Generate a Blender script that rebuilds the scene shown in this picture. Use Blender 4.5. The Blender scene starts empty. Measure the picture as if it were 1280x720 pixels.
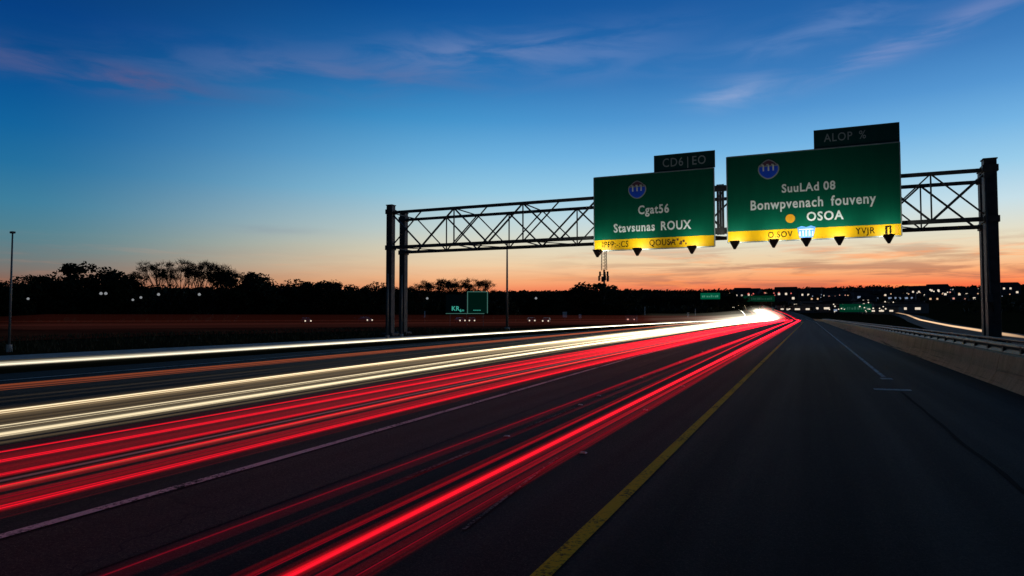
import bpy, bmesh, math, random
from mathutils import Vector, Matrix, noise
R = math.radians
rnd = random.Random(7)
scene = bpy.context.scene
col = scene.collection

# ------------------------------------------------------------------ camera
YAW, PITCH, EYE = R(23.5), math.atan(36 / 853.3), 1.7
cd = bpy.data.cameras.new("camera")
cam = bpy.data.objects.new("camera", cd)
col.objects.link(cam)
cd.sensor_width = 36.0
cd.lens = 24.0
cd.clip_start = 0.05
cd.clip_end = 6000
cam.location = (0, 0, EYE)
cam.rotation_euler = (R(90) + PITCH, 0, YAW)
scene.camera = cam

# ------------------------------------------------------------------ view, sky, sun
scene.view_settings.view_transform = 'Standard'
scene.view_settings.look = 'None'
scene.view_settings.exposure = 0.0
scene.view_settings.gamma = 1.0
scene.view_settings.use_curve_mapping = False
SUNSET = R(14)            # bearing of the sunset, clockwise from +Y
SKY_FILL = 0.003          # strength of the physical twilight sky added to the graded one
BACK_SKY = 0.30           # how dark the night side of the dome is

def lin(c):
    return tuple((v / 255 / 12.92) if v / 255 <= 0.04045 else ((v / 255 + 0.055) / 1.055) ** 2.4 for v in c)

class NT:
    """small helper for writing node trees"""
    def __init__(s, tree):
        s.t = tree
    def n(s, typ, **kw):
        nd = s.t.nodes.new(typ)
        for k, v in kw.items():
            setattr(nd, k, v)
        return nd
    def l(s, a, b):
        s.t.links.new(a, b)
    def put(s, v, sock):
        if hasattr(v, 'is_output'):
            s.l(v, sock)
        else:
            sock.default_value = v
    def math(s, op, a, b=0.0, c=None, clamp=False):
        m = s.n('ShaderNodeMath', operation=op, use_clamp=clamp)
        s.put(a, m.inputs[0]); s.put(b, m.inputs[1])
        if c is not None: s.put(c, m.inputs[2])
        return m.outputs[0]
    def mapr(s, v, a, b, c=0.0, d=1.0, smooth=False):
        m = s.n('ShaderNodeMapRange')
        if smooth: m.interpolation_type = 'SMOOTHSTEP'
        s.put(v, m.inputs[0])
        for i, q in enumerate((a, b, c, d)): m.inputs[1 + i].default_value = q
        return m.outputs[0]
    def mix(s, f, a, b, blend='MIX'):
        m = s.n('ShaderNodeMix', data_type='RGBA', blend_type=blend)
        s.put(f, m.inputs[0]); s.put(a, m.inputs[6]); s.put(b, m.inputs[7])
        return m.outputs[2]
    def ramp(s, f, stops, rgb=True):
        r = s.n('ShaderNodeValToRGB')
        e = r.color_ramp.elements
        while len(e) < len(stops): e.new(0.5)
        for i, (p, c) in enumerate(stops):
            e[i].position = p
            e[i].color = (*c, 1) if rgb else (c, c, c, 1)
        s.put(f, r.inputs[0])
        return r.outputs[0]
    def noise(s, vec, scale, detail=4, rough=0.55, dist=0.0):
        m = s.n('ShaderNodeTexNoise')
        if vec is not None: s.l(vec, m.inputs['Vector'])
        m.inputs['Scale'].default_value = scale
        m.inputs['Detail'].default_value = detail
        m.inputs['Roughness'].default_value = rough
        m.inputs['Distortion'].default_value = dist
        return m.outputs[0]
    def vmap(s, vec, scale=(1, 1, 1), loc=(0, 0, 0), rot=(0, 0, 0)):
        m = s.n('ShaderNodeMapping')
        s.l(vec, m.inputs[0])
        m.inputs['Location'].default_value = loc
        m.inputs['Rotation'].default_value = rot
        m.inputs['Scale'].default_value = scale
        return m.outputs[0]

world = bpy.data.worlds.new("World")
scene.world = world
world.use_nodes = True
W = NT(world.node_tree)
world.node_tree.nodes.clear()
tc = W.n('ShaderNodeTexCoord').outputs['Generated']
sep = W.n('ShaderNodeSeparateXYZ'); W.l(tc, sep.inputs[0])
dx, dy, dz = sep.outputs
hl = W.math('SQRT', W.math('ADD', W.math('MULTIPLY', dx, dx), W.math('MULTIPLY', dy, dy)))
dotp = W.math('ADD', W.math('MULTIPLY', dx, math.sin(SUNSET)), W.math('MULTIPLY', dy, math.cos(SUNSET)))
ca = W.math('DIVIDE', dotp, W.math('MAXIMUM', hl, 0.001))
S = lambda *stops: [(p, lin(c)) for p, c in stops]
zz = W.math('MAXIMUM', dz, 0.0)
rl = W.ramp(zz, S((0, (130, 76, 58)), (.038, (134, 90, 72)), (.055, (118, 108, 102)), (.075, (96, 118, 122)), (.10, (76, 122, 136)),
                  (.136, (56, 120, 150)), (.182, (30, 106, 152)), (.225, (12, 94, 150)), (.27, (2, 80, 142)), (.311, (4, 69, 130)),
                  (.351, (0, 59, 124)), (.5, (14, 34, 62)), (1.0, (22, 24, 28))))
rm = W.ramp(zz, S((0, (200, 90, 60)), (.034, (228, 132, 90)), (.050, (238, 172, 122)), (.075, (230, 198, 160)), (.10, (214, 204, 178)), (.125, (190, 202, 196)),
                  (.18, (138, 190, 214)), (.225, (104, 170, 210)), (.28, (62, 143, 196)), (.33, (34, 112, 174)), (.42, (4, 76, 146)),
                  (.6, (16, 40, 68)), (1.0, (24, 26, 28))))
rr = W.ramp(zz, S((0, (215, 66, 50)), (.036, (226, 86, 60)), (.044, (234, 120, 80)), (.058, (238, 164, 114)), (.076, (228, 198, 158)),
                  (.10, (216, 211, 188)), (.14, (186, 212, 222)), (.185, (142, 194, 224)), (.23, (106, 170, 217)), (.275, (76, 142, 200)),
                  (.32, (54, 118, 181)), (.37, (33, 99, 165)), (.43, (18, 82, 150)), (.6, (20, 46, 78)), (1.0, (26, 27, 28))))
fa = W.mapr(ca, .31, .97)
base = W.mix(W.mapr(ca, .62, 1.02, 0, 1, True), W.mix(W.mapr(ca, .26, .82, 0, 1, True), rl, rm), rr)
# thin cloud: low bars near the sunset, pink wisps high up
ang = W.n('ShaderNodeMath', operation='ARCTAN2'); W.l(dx, ang.inputs[0]); W.l(dy, ang.inputs[1])
comb = W.n('ShaderNodeCombineXYZ'); W.l(ang.outputs[0], comb.inputs[0]); W.l(dz, comb.inputs[1])
low = W.noise(W.vmap(comb.outputs[0], (4.0, 46.0, 1), (3.1, 0.4, 0), (0, 0, R(1.5))), 1.6, 6, .6, .5)
lowm = W.mapr(low, .44, .62, 0, 1, True)
band = W.ramp(dz, [(0, .15), (.034, .55), (.05, 1.0), (.085, .65), (.105, 0.0), (1, 0)], rgb=False)
right = W.mapr(ca, .78, .97, .12, 1.0, True)
lowf = W.math('MULTIPLY', W.math('MULTIPLY', lowm, band), W.math('MULTIPLY', right, .72))
base = W.mix(lowf, base, (*lin((150, 96, 84)), 1))
low2 = W.noise(W.vmap(comb.outputs[0], (6.0, 70.0, 1), (8.4, 2.4, 0)), 1.3, 5, .6, .4)
lowf2 = W.math('MULTIPLY', W.math('MULTIPLY', W.mapr(low2, .5, .7, 0, 1, True), band), W.math('MULTIPLY', right, .75))
base = W.mix(lowf2, base, (*lin((252, 150, 88)), 1))
wisp = W.noise(W.vmap(comb.outputs[0], (5.0, 26.0, 1), (1.75, 5.3, 0), (0, 0, R(-9))), 1.4, 6, .55, .5)
wispm = W.mapr(wisp, .34, .66, 0, 1, True)
def cloud(bearing, z, w, h, tilt, c, k, m=wispm):
    """one bank of thin cloud at a bearing and height of the sky dome"""
    global base
    da = W.math('SUBTRACT', ang.outputs[0], R(bearing))
    u = W.math('DIVIDE', da, R(w))
    v = W.math('DIVIDE', W.math('SUBTRACT', W.math('SUBTRACT', dz, z), W.math('MULTIPLY', da, tilt)), h)
    q = W.math('ADD', W.math('MULTIPLY', u, u), W.math('MULTIPLY', v, v))
    g_ = W.math('EXPONENT', W.math('MULTIPLY', q, -1.0))
    base = W.mix(W.math('MULTIPLY', W.math('MULTIPLY', g_, m), k), base, (*lin(c), 1))
cloud(-56, .292, 9, .016, -.03, (78, 88, 136), .85)
cloud(-52, .294, 2.2, .010, -.08, (92, 82, 122), .9)
cloud(-38, .33, 12, .026, .04, (84, 108, 158), .75)
cloud(-26, .365, 8, .022, .05, (112, 132, 178), .6)
cloud(-16, .36, 7, .030, .10, (110, 136, 188), .3)
cloud(7, .332, 7, .013, .22, (164, 162, 200), .42)
cloud(-5.4, .300, 3.0, .016, .12, (168, 176, 208), .45)
cloud(1, .36, 8, .02, .15, (130, 152, 198), .3)
cloud(-44, .12, 4, .005, 0, (120, 130, 150), .4)
bk = W.mapr(ca, -.35, .30, BACK_SKY, 1.0, True)
below = W.mapr(dz, -.03, 0.0, .12, 1.0)
tot = W.math('MULTIPLY', bk, below)
vm = W.n('ShaderNodeVectorMath', operation='SCALE'); W.l(base, vm.inputs[0]); W.l(tot, vm.inputs['Scale'])
bg = W.n('ShaderNodeBackground'); W.l(vm.outputs[0], bg.inputs[0]); bg.inputs[1].default_value = 1.10
sky = W.n('ShaderNodeTexSky', sky_type='NISHITA')
sky.sun_disc = False
sky.sun_elevation = R(1.0)
sky.sun_rotation = SUNSET
bg2 = W.n('ShaderNodeBackground'); W.l(sky.outputs[0], bg2.inputs[0]); bg2.inputs[1].default_value = SKY_FILL
ad = W.n('ShaderNodeAddShader'); W.l(bg.outputs[0], ad.inputs[0]); W.l(bg2.outputs[0], ad.inputs[1])
W.l(ad.outputs[0], W.n('ShaderNodeOutputWorld').inputs[0])

sl = bpy.data.lights.new("sun", 'SUN')
sl.energy = 0.12
sl.angle = R(4)
sl.color = (1.0, .45, .22)
sun = bpy.data.objects.new("sun", sl)
col.objects.link(sun)
sd = Vector((math.sin(SUNSET) * math.cos(R(1)), math.cos(SUNSET) * math.cos(R(1)), math.sin(R(1))))
sun.rotation_euler = sd.to_track_quat('Z', 'Y').to_euler()

# ------------------------------------------------------------------ helpers
def tag(o, label=None, cat=None, group=None, kind=None):
    if label: o['label'] = label
    if cat: o['category'] = cat
    if group: o['group'] = group
    if kind: o['kind'] = kind
    return o

def empty(name, loc=(0, 0, 0), rz=0.0):
    o = bpy.data.objects.new(name, None)
    o.empty_display_size = .2
    o.location = loc
    o.rotation_euler = (0, 0, rz)
    col.objects.link(o)
    return o

def copy_tree(o, parent=None):
    c = o.copy(); col.objects.link(c); c.parent = parent
    for ch in o.children: copy_tree(ch, c)
    return c

class MB:
    """collects vertices and faces, built as one mesh"""
    def __init__(s): s.v, s.f, s.m = [], [], []
    def add(s, vs, fs, mi=0):
        b = len(s.v); s.v += [tuple(v) for v in vs]
        s.f += [tuple(i + b for i in f) for f in fs]; s.m += [mi] * len(fs)
    def box(s, x0, x1, y0, y1, z0, z1, mi=0):
        s.add([(x0, y0, z0), (x1, y0, z0), (x1, y1, z0), (x0, y1, z0), (x0, y0, z1), (x1, y0, z1), (x1, y1, z1), (x0, y1, z1)],
              [(0, 3, 2, 1), (4, 5, 6, 7), (0, 1, 5, 4), (1, 2, 6, 5), (2, 3, 7, 6), (3, 0, 4, 7)], mi)
    def bar(s, a, b, w, h=None, mi=0, n=4):
        s.tube([a, b], [w / 2, w / 2], n, mi, cap=True)
    def tube(s, pts, rad, n=6, mi=0, cap=True, ph=None):
        pts = [Vector(p) for p in pts]
        if not isinstance(rad, (list, tuple)): rad = [rad] * len(pts)
        vs, fs = [], []
        ph = (math.pi / n) if ph is None else ph
        for i, p in enumerate(pts):
            t = (pts[min(i + 1, len(pts) - 1)] - pts[max(i - 1, 0)])
            t = t.normalized() if t.length > 0 else Vector((0, 0, 1))
            up = Vector((0, 0, 1)) if abs(t.z) < .95 else Vector((0, 1, 0))
            a = t.cross(up).normalized(); b = a.cross(t)
            for k in range(n):
                q = 2 * math.pi * k / n + ph
                vs.append(p + (a * math.cos(q) + b * math.sin(q)) * rad[i])
        for i in range(len(pts) - 1):
            for k in range(n):
                k2 = (k + 1) % n
                fs.append((i * n + k, i * n + k2, (i + 1) * n + k2, (i + 1) * n + k))
        if cap:
            fs.append(tuple(range(n - 1, -1, -1))); L = (len(pts) - 1) * n
            fs.append(tuple(L + k for k in range(n)))
        s.add(vs, fs, mi)
    def mesh(s, name, mats, smooth=False):
        me = bpy.data.meshes.new(name)
        me.from_pydata(s.v, [], s.f)
        for m in (mats if isinstance(mats, (list, tuple)) else [mats]): me.materials.append(m)
        me.polygons.foreach_set('material_index', s.m)
        if smooth: me.polygons.foreach_set('use_smooth', [True] * len(s.f))
        me.update()
        return me
    def build(s, name, mats, parent=None, smooth=False, loc=None, bevel=0):
        o = bpy.data.objects.new(name, s.mesh(name, mats, smooth))
        col.objects.link(o)
        if parent: o.parent = parent
        if loc: o.location = loc
        if bevel:
            b = o.modifiers.new('bevel', 'BEVEL'); b.width = bevel; b.segments = 2; b.limit_method = 'ANGLE'
        return o

def new_mat(name):
    m = bpy.data.materials.new(name); m.use_nodes = True
    m.node_tree.nodes.clear()
    t = NT(m.node_tree)
    out = t.n('ShaderNodeOutputMaterial'); b = t.n('ShaderNodeBsdfPrincipled')
    t.l(b.outputs[0], out.inputs[0])
    return m, t, b, out

def pos(t):
    return t.n('ShaderNodeNewGeometry').outputs['Position']

def simple(name, c, rough=.6, metal=0.0, var=.25, scale=3.0, bump=0.0, spec=.5):
    m, t, b, out = new_mat(name)
    co = t.n('ShaderNodeTexCoord').outputs['Object']
    nz = t.noise(co, scale, 5, .6)
    d = tuple(v * (1 - var) for v in c); u = tuple(min(1, v * (1 + var)) for v in c)
    t.l(t.mix(t.mapr(nz, .3, .7), (*d, 1), (*u, 1)), b.inputs['Base Color'])
    b.inputs['Roughness'].default_value = rough
    b.inputs['Metallic'].default_value = metal
    b.inputs['Specular IOR Level'].default_value = spec
    if bump:
        bp = t.n('ShaderNodeBump'); bp.inputs['Strength'].default_value = bump; bp.inputs['Distance'].default_value = .02
        t.l(t.noise(co, scale * 9, 5, .65), bp.inputs['Height']); t.l(bp.outputs[0], b.inputs['Normal'])
    return m

def emit(name, c, s, y0=None, y1=None, gain=1.0, sampled=True):
    """light source material; gain = how much brighter the stream of lamps is further up the road"""
    m = bpy.data.materials.new(name); m.use_nodes = True
    m.node_tree.nodes.clear(); t = NT(m.node_tree)
    out = t.n('ShaderNodeOutputMaterial'); e = t.n('ShaderNodeEmission')
    e.inputs[0].default_value = (*c, 1); e.inputs[1].default_value = s
    if y0 is not None:
        sp = t.n('ShaderNodeSeparateXYZ'); t.l(pos(t), sp.inputs[0])
        t.l(t.math('MULTIPLY', t.mapr(sp.outputs[1], y0, y1, 1.0, gain, True), s), e.inputs[1])
    t.l(e.outputs[0], out.inputs[0])
    if not sampled: m.cycles.emission_sampling = 'NONE'
    return m

# ------------------------------------------------------------------ terrain
def T(x, y):
    r = math.hypot(x, y)
    z = 0.0
    if r > 300:
        z = 53 * min(1.15, (r - 300) / 1200) ** 1.2
        z += noise.noise(Vector((x / 210, y / 210, 2.3))) * 3.0 * min(1, (r - 300) / 500)
    # ground falls a little behind the barrier on the right and ripples on the left
    if x > 6 and y > 0:
        z -= .9 * min(1, (x - 6) / 9) * max(0, 1 - max(0, y - 160) / 150)
    if x < -34:
        z += noise.noise(Vector((x / 26, y / 26, 7))) * .22 * min(1, (-34 - x) / 12)
    return z

def lerp_tab(tab, y):
    if y <= tab[0][0]: return tab[0][1]
    for (a, u), (b, v) in zip(tab, tab[1:]):
        if y <= b:
            q = (y - a) / (b - a); return u + (v - u) * q
    return tab[-1][1]

def smooth_tab(tab, y):
    # average over a window: takes the corners out of the control polygon
    w = 2 + abs(y) * .22
    return sum(lerp_tab(tab, y + w * k / 4) for k in range(-4, 5)) / 9

def bend(y, y0=235.0, k=3.8e-4):
    return -k * (y - y0) ** 2 if y > y0 else 0.0

YS = [-60, -30, -15, -6, -2, 0, 1.5, 3, 4.5, 6, 8, 10, 13, 16, 20, 25, 31, 38, 46, 56, 68, 82, 98, 116, 136, 158, 182, 208, 235, 262, 290, 320, 350, 385, 420, 460, 500, 545, 590, 640]

# lateral lines of the two carriageways (distance along the road, offset from the camera line)
RED_B = [(-60, -4.7), (3, -4.76), (8, -4.98), (17, -5.18), (45, -5.5), (188, -6.8)]
RED_T = [(-60, -6.6), (4, -6.74), (11, -7.12), (27, -7.55), (78, -8.9), (282, -10.3)]
CRE_B = [(-60, -7.1), (5, -7.3), (12, -7.75), (30, -8.5), (99, -10.9), (280, -11.8)]
CRE_T = [(-60, -9.3), (5.5, -9.54), (9, -9.95), (17, -10.7), (43, -12.0), (156, -16.2), (280, -16.5)]
WHI = [(-60, -16.6), (10, -17.05), (16, -17.35), (29, -18.4), (79, -21.6), (218, -24.8), (280, -23.5)]
ORA = [(-60, -12.1), (7, -12.43), (12, -12.7), (21, -13.4), (57, -15.6), (119, -18.8), (280, -19)]
WLINE = [(-60, -5.6), (3, -5.71), (9, -5.92), (24, -6.6), (72, -8.3), (280, -10)]
def ctr(tab, y, k=3.8e-4, y0=235.0):
    return smooth_tab(tab, y) + bend(y, y0, k)

# ------------------------------------------------------------------ ground materials
def grass_mat():
    m, t, b, out = new_mat("dry_grass")
    p = pos(t)
    n1 = t.noise(p, .05, 5, .6); n2 = t.noise(p, 1.4, 6, .7)
    c = t.mix(t.mapr(n1, .35, .65), (.030, .040, .012, 1), (.085, .062, .026, 1))
    c = t.mix(t.mapr(n2, .35, .7), c, (.018, .018, .008, 1))
    c = t.mix(.35, c, (.075, .038, .016, 1))
    t.l(c, b.inputs['Base Color']); b.inputs['Roughness'].default_value = .95
    b.inputs['Specular IOR Level'].default_value = .0
    bp = t.n('ShaderNodeBump'); bp.inputs['Strength'].default_value = .8; bp.inputs['Distance'].default_value = .12
    t.l(t.noise(p, 6, 6, .7), bp.inputs['Height']); t.l(bp.outputs[0], b.inputs['Normal'])
    return m
M_grass = grass_mat()

def soil_mat():
    m, t, b, out = new_mat("red_clay")
    p = pos(t)
    st = t.vmap(p, (.05, .25, 1), rot=(0, 0, R(-60)))
    n1 = t.noise(st, .5, 5, .6); n2 = t.noise(p, .7, 6, .7)
    c = t.mix(t.mapr(n1, .35, .65), (.34, .045, .022, 1), (.48, .10, .04, 1))
    c = t.mix(t.mapr(n2, .45, .75), c, (.12, .04, .016, 1))
    t.l(c, b.inputs['Base Color']); b.inputs['Roughness'].default_value = .95
    b.inputs['Specular IOR Level'].default_value = .0
    return m
M_soil = soil_mat()

def asphalt(name, dark, light, crack=1.0, rough=.80, spec=.12):
    m, t, b, out = new_mat(name)
    p = pos(t)
    lane = t.noise(t.vmap(p, (1.6, .02, 1)), 1.0, 4, .55)          # wheel-path wear running along the road
    big = t.noise(p, .35, 5, .6)
    fine = t.noise(p, 95, 3, .7)
    grit = t.noise(p, 38, 4, .75)
    c = t.mix(t.mapr(lane, .3, .7), (*dark, 1), (*light, 1))
    c = t.mix(t.math('MULTIPLY', t.mapr(big, .42, .7), .5), c, (*[v * .4 for v in dark], 1))
    c = t.mix(t.mapr(grit, .42, .62), (*[v * .45 for v in dark], 1), c)
    stone = t.mapr(fine, .60, .70)
    c = t.mix(t.math('MULTIPLY', stone, .75), c, (*[min(1, v * 4.5) for v in light], 1))
    vo = t.n('ShaderNodeTexVoronoi', feature='DISTANCE_TO_EDGE')
    wob = t.n('ShaderNodeVectorMath', operation='ADD')
    nv = t.n('ShaderNodeTexNoise'); t.l(p, nv.inputs['Vector']); nv.inputs['Scale'].default_value = 1.6; nv.inputs['Detail'].default_value = 5
    t.l(p, wob.inputs[0]); t.l(nv.outputs['Color'], wob.inputs[1])
    t.l(t.vmap(wob.outputs[0], (.30, .11, .3)), vo.inputs['Vector']); vo.inputs['Scale'].default_value = 1.0
    ck = t.mapr(vo.outputs['Distance'], .0, .006, .85 * crack, 0.0)
    ck = t.math('MULTIPLY', ck, t.mapr(t.noise(p, .21, 3), .45, .6))
    c = t.mix(ck, c, (.004, .004, .004, 1))
    t.l(c, b.inputs['Base Color'])
    t.l(t.mapr(lane, .3, .7, rough + .1, rough - .06), b.inputs['Roughness'])
    b.inputs['Specular IOR Level'].default_value = spec
    bp = t.n('ShaderNodeBump'); bp.inputs['Strength'].default_value = .35; bp.inputs['Distance'].default_value = .004
    t.l(t.noise(p, 160, 3, .6), bp.inputs['Height']); t.l(bp.outputs[0], b.inputs['Normal'])
    return m
M_asph = asphalt("asphalt", (.030, .027, .022), (.056, .049, .040))
M_shoul = asphalt("shoulder_asphalt", (.018, .0165, .014), (.036, .033, .028), crack=.7)
M_conc_lane = asphalt("worn_lane_asphalt", (.062, .050, .036), (.10, .080, .058))

def paint_mat(name, c, wear=.5, base=(.02, .02, .02)):
    m, t, b, out = new_mat(name)
    p = pos(t)
    n = t.noise(p, 26, 5, .7); n2 = t.noise(p, 1.1, 4, .6)
    k = t.math('ADD', t.mapr(n, .40, .62), t.mapr(n2, .3, .7, -.5, .5))
    k = t.mapr(k, wear - .3, wear + .3)
    t.l(t.mix(k, (*base, 1), (*c, 1)), b.inputs['Base Color'])
    b.inputs['Roughness'].default_value = .75
    b.inputs['Specular IOR Level'].default_value = .05
    return m
M_white = paint_mat("white_road_paint", (.80, .80, .74), .15)
M_dullwhite = paint_mat("worn_white_paint", (.85, .84, .74), .15)
M_yellow = paint_mat("yellow_road_paint", (.95, .66, .02), .0)
M_tar = simple("tar", (.003, .003, .003), .9, 0, .3, 6, 0, .05)
M_gravel = simple("pale_gravel", (.55, .51, .45), .9, 0, .35, 2.5, .6)

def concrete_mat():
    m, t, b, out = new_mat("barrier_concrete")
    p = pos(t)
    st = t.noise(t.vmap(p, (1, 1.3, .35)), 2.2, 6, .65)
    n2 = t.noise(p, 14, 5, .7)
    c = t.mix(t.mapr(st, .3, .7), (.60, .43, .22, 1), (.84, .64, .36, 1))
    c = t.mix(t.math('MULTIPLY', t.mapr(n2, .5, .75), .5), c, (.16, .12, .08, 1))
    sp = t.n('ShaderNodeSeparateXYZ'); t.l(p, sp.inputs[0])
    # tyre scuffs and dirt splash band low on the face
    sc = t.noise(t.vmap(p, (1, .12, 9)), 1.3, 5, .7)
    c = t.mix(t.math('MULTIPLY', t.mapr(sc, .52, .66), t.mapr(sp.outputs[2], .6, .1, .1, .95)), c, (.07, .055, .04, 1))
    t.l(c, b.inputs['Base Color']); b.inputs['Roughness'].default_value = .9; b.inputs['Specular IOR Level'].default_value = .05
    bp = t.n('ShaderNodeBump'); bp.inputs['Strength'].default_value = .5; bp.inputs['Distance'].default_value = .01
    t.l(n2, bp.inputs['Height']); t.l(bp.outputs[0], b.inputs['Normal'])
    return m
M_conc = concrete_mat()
M_steel = simple("dark_painted_steel", (.070, .068, .064), .55, .2, .4, 2.2, .15)
M_galv = simple("galvanised_steel", (.11, .11, .11), .5, .6, .3, 3.0, .1)
M_lampmetal = simple("grey_lamp_steel", (.30, .27, .23), .5, .4, .25, 2.0)
M_bark = simple("bark", (.020, .015, .011), .95, 0, .4, 4, .5, .1)
M_housewall = [simple("house_wall_brown", (.10, .075, .06), .9, 0, .25, .4), simple("house_wall_pale", (.24, .22, .20), .9, 0, .25, .4),
               simple("house_wall_grey", (.09, .09, .10), .9, 0, .25, .4)]
M_roof = simple("roof_shingle", (.03, .027, .027), .9, 0, .3, 1.0)

def leaf_mat(name, a, b_):
    m, t, b, out = new_mat(name)
    oi = t.n('ShaderNodeObjectInfo').outputs['Random']
    n = t.noise(t.n('ShaderNodeTexCoord').outputs['Object'], .6, 4, .6)
    t.l(t.mix(t.math('MULTIPLY', t.math('ADD', n, oi), .5), (*a, 1), (*b_, 1)), b.inputs['Base Color'])
    b.inputs['Roughness'].default_value = .8
    b.inputs['Specular IOR Level'].default_value = .15
    return m
M_leaf = leaf_mat("dark_foliage", (.018, .024, .010), (.045, .050, .020))
M_leafr = leaf_mat("russet_foliage", (.045, .020, .012), (.075, .045, .020))

# ------------------------------------------------------------------ ground sheet
def polar_ground():
    mb = MB()
    rs = [0, 2, 5, 9, 14, 20, 27, 35, 44, 54, 66, 80, 96, 114, 135, 160, 190, 225, 265, 300, 330, 365, 405, 450, 500, 560, 630, 710, 800, 900, 1010, 1130, 1260, 1400, 1560, 1750, 2100, 2800, 4000]
    n = 180
    vs = [(0, 0, -.02)]
    for r in rs[1:]:
        for k in range(n):
            a = 2 * math.pi * k / n
            x, y = r * math.sin(a), r * math.cos(a)
            z = T(x, y) if r < 1600 else T(x * 1600 / r, y * 1600 / r) * max(0, 1 - (r - 1600) / 1500)
            vs.append((x, y, z - .02))
    fs = [(0, 1 + (k + 1) % n, 1 + k) for k in range(n)]
    for i in range(len(rs) - 2):
        for k in range(n):
            a = 1 + i * n + k; b = 1 + i * n + (k + 1) % n
            fs.append((a, b, b + n, a + n))
    mb.add(vs, fs)
    return mb
g = polar_ground().build("ground", M_grass, smooth=True)
tag(g, kind='structure')
GZ = T

def ribbon(name, left, right, mat, z, ys=YS, kind='structure', n=1):
    """a sheet between two lateral lines, laid on the terrain"""
    mb = MB(); vs = []; fs = []
    fine = []
    for a, b in zip(ys, ys[1:]):
        fine += [a, (a + b) / 2]
    fine.append(ys[-1])
    cols = 1 + n
    for y in fine:
        xl, xr = left(y), right(y)
        for k in range(cols):
            x = xl + (xr - xl) * k / n
            vs.append((x, y, road_z(x, y) + z))
    for i in range(len(fine) - 1):
        for k in range(n):
            a = i * cols + k
            fs.append((a, a + 1, a + 1 + cols, a + cols))
    mb.add(vs, fs)
    o = mb.build(name, mat)
    if kind: tag(o, kind=kind)
    return o

def road_z(x, y):
    r = math.hypot(x, y)
    if r <= 300: return 0.0
    z = 53 * min(1.15, (r - 300) / 1200) ** 1.2 + 3.2 * min(1, (r - 300) / 300)
    return z

# ours: from the left lane line zone to the barrier; then the oncoming one
ribbon("road", lambda y: ctr(CRE_B, y) + .12, lambda y: 4.62 + bend(y), M_asph, .004, n=6)
ribbon("oncoming_road", lambda y: ctr(ORA, y) - 9.5 + .02 * y, lambda y: ctr(CRE_B, y) + .12, M_asph, .004, n=4)
ribbon("road_shoulder", lambda y: -1.52 + bend(y), lambda y: 4.55 + bend(y), M_shoul, .008, [y for y in YS if y <= 350], n=2)
ribbon("worn_lane", lambda y: ctr(WLINE, y) + .12, lambda y: ctr(WLINE, y) + 1.35 - .004 * y, M_conc_lane, .008, [y for y in YS if y <= 182])
Y3 = [y for y in YS if y <= 350]
ribbon("yellow_edge_line", lambda y: -1.70 + bend(y), lambda y: -1.57 + bend(y), M_yellow, .012, Y3)
ribbon("white_lane_line", lambda y: ctr(WLINE, y) - .06, lambda y: ctr(WLINE, y) + .06, M_dullwhite, .012, Y3)
ribbon("white_edge_line", lambda y: 1.84 + bend(y), lambda y: 1.95 + bend(y), M_white, .012, [21.8, 24, 28, 34, 42, 52, 66, 82, 100, 130, 160, 200, 240, 280, 330])
ribbon("far_edge_line", lambda y: ctr(WHI, y) - 2.6, lambda y: ctr(WHI, y) - 2.45, M_dullwhite, .012, Y3)
mk = MB()
mk.add([(1.36, 17.95, .012), (2.13, 18.0, .012), (2.13, 18.34, .012), (1.36, 18.29, .012)], [(0, 1, 2, 3)])
mk.add([(1.78, 21.0, .012), (2.06, 21.04, .012), (2.04, 21.5, .012), (1.76, 21.46, .012)], [(0, 1, 2, 3)])
mk.add([(2.05, 8.5, .012), (2.17, 8.5, .012), (2.17, 8.57, .012), (2.05, 8.57, .012)], [(0, 1, 2, 3)])
tag(mk.build("cross_mark", M_white), kind='structure')
seam = MB(); sv = []; ys_ = [4 + .35 * i for i in range(40)]
for y in ys_:
    w = .028 + .012 * noise.noise(Vector((y * 1.3, 0, 0))); c = 1.87 + .05 * noise.noise(Vector((y * .5, 3, 0)))
    sv += [(c - w, y, .012), (c + w, y, .012)]
seam.add(sv, [(2 * i, 2 * i + 1, 2 * i + 3, 2 * i + 2) for i in range(len(ys_) - 1)])
tag(seam.build("tar_seam", M_tar), kind='structure')
# broken lane markings, worn thin
dash = MB()
for y0, L, x0, w in [(6.2, 1.5, -3.9, .05), (9.6, 2.6, -4.0, .05), (15.4, 1.4, -4.15, .06), (20.5, 3, -4.3, .07), (28, 3.2, -4.55, .09), (36, 3.2, -4.8, .1), (46, 3.5, -5.1, .1), (58, 4, -5.4, .1), (72, 4, -5.7, .1), (88, 4, -6, .1)]:
    dash.add([(x0 - w / 2, y0, .012), (x0 + w / 2, y0, .012), (x0 + w / 2 - .03, y0 + L, .012), (x0 - w / 2 - .03, y0 + L, .012)], [(0, 1, 2, 3)])
for y0, L, x0, w in [(4.9, 2.9, -2.55, .035), (30, 3, -2.9, .08)]:
    dash.add([(x0 - w / 2, y0, .012), (x0 + w / 2, y0, .012), (x0 + w / 2 - .25, y0 + L, .012), (x0 - w / 2 - .25, y0 + L, .012)], [(0, 1, 2, 3)])
tag(dash.build("lane_dashes", paint_mat("faded_dash_paint", (.34, .33, .27), .62)), kind='structure')

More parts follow.
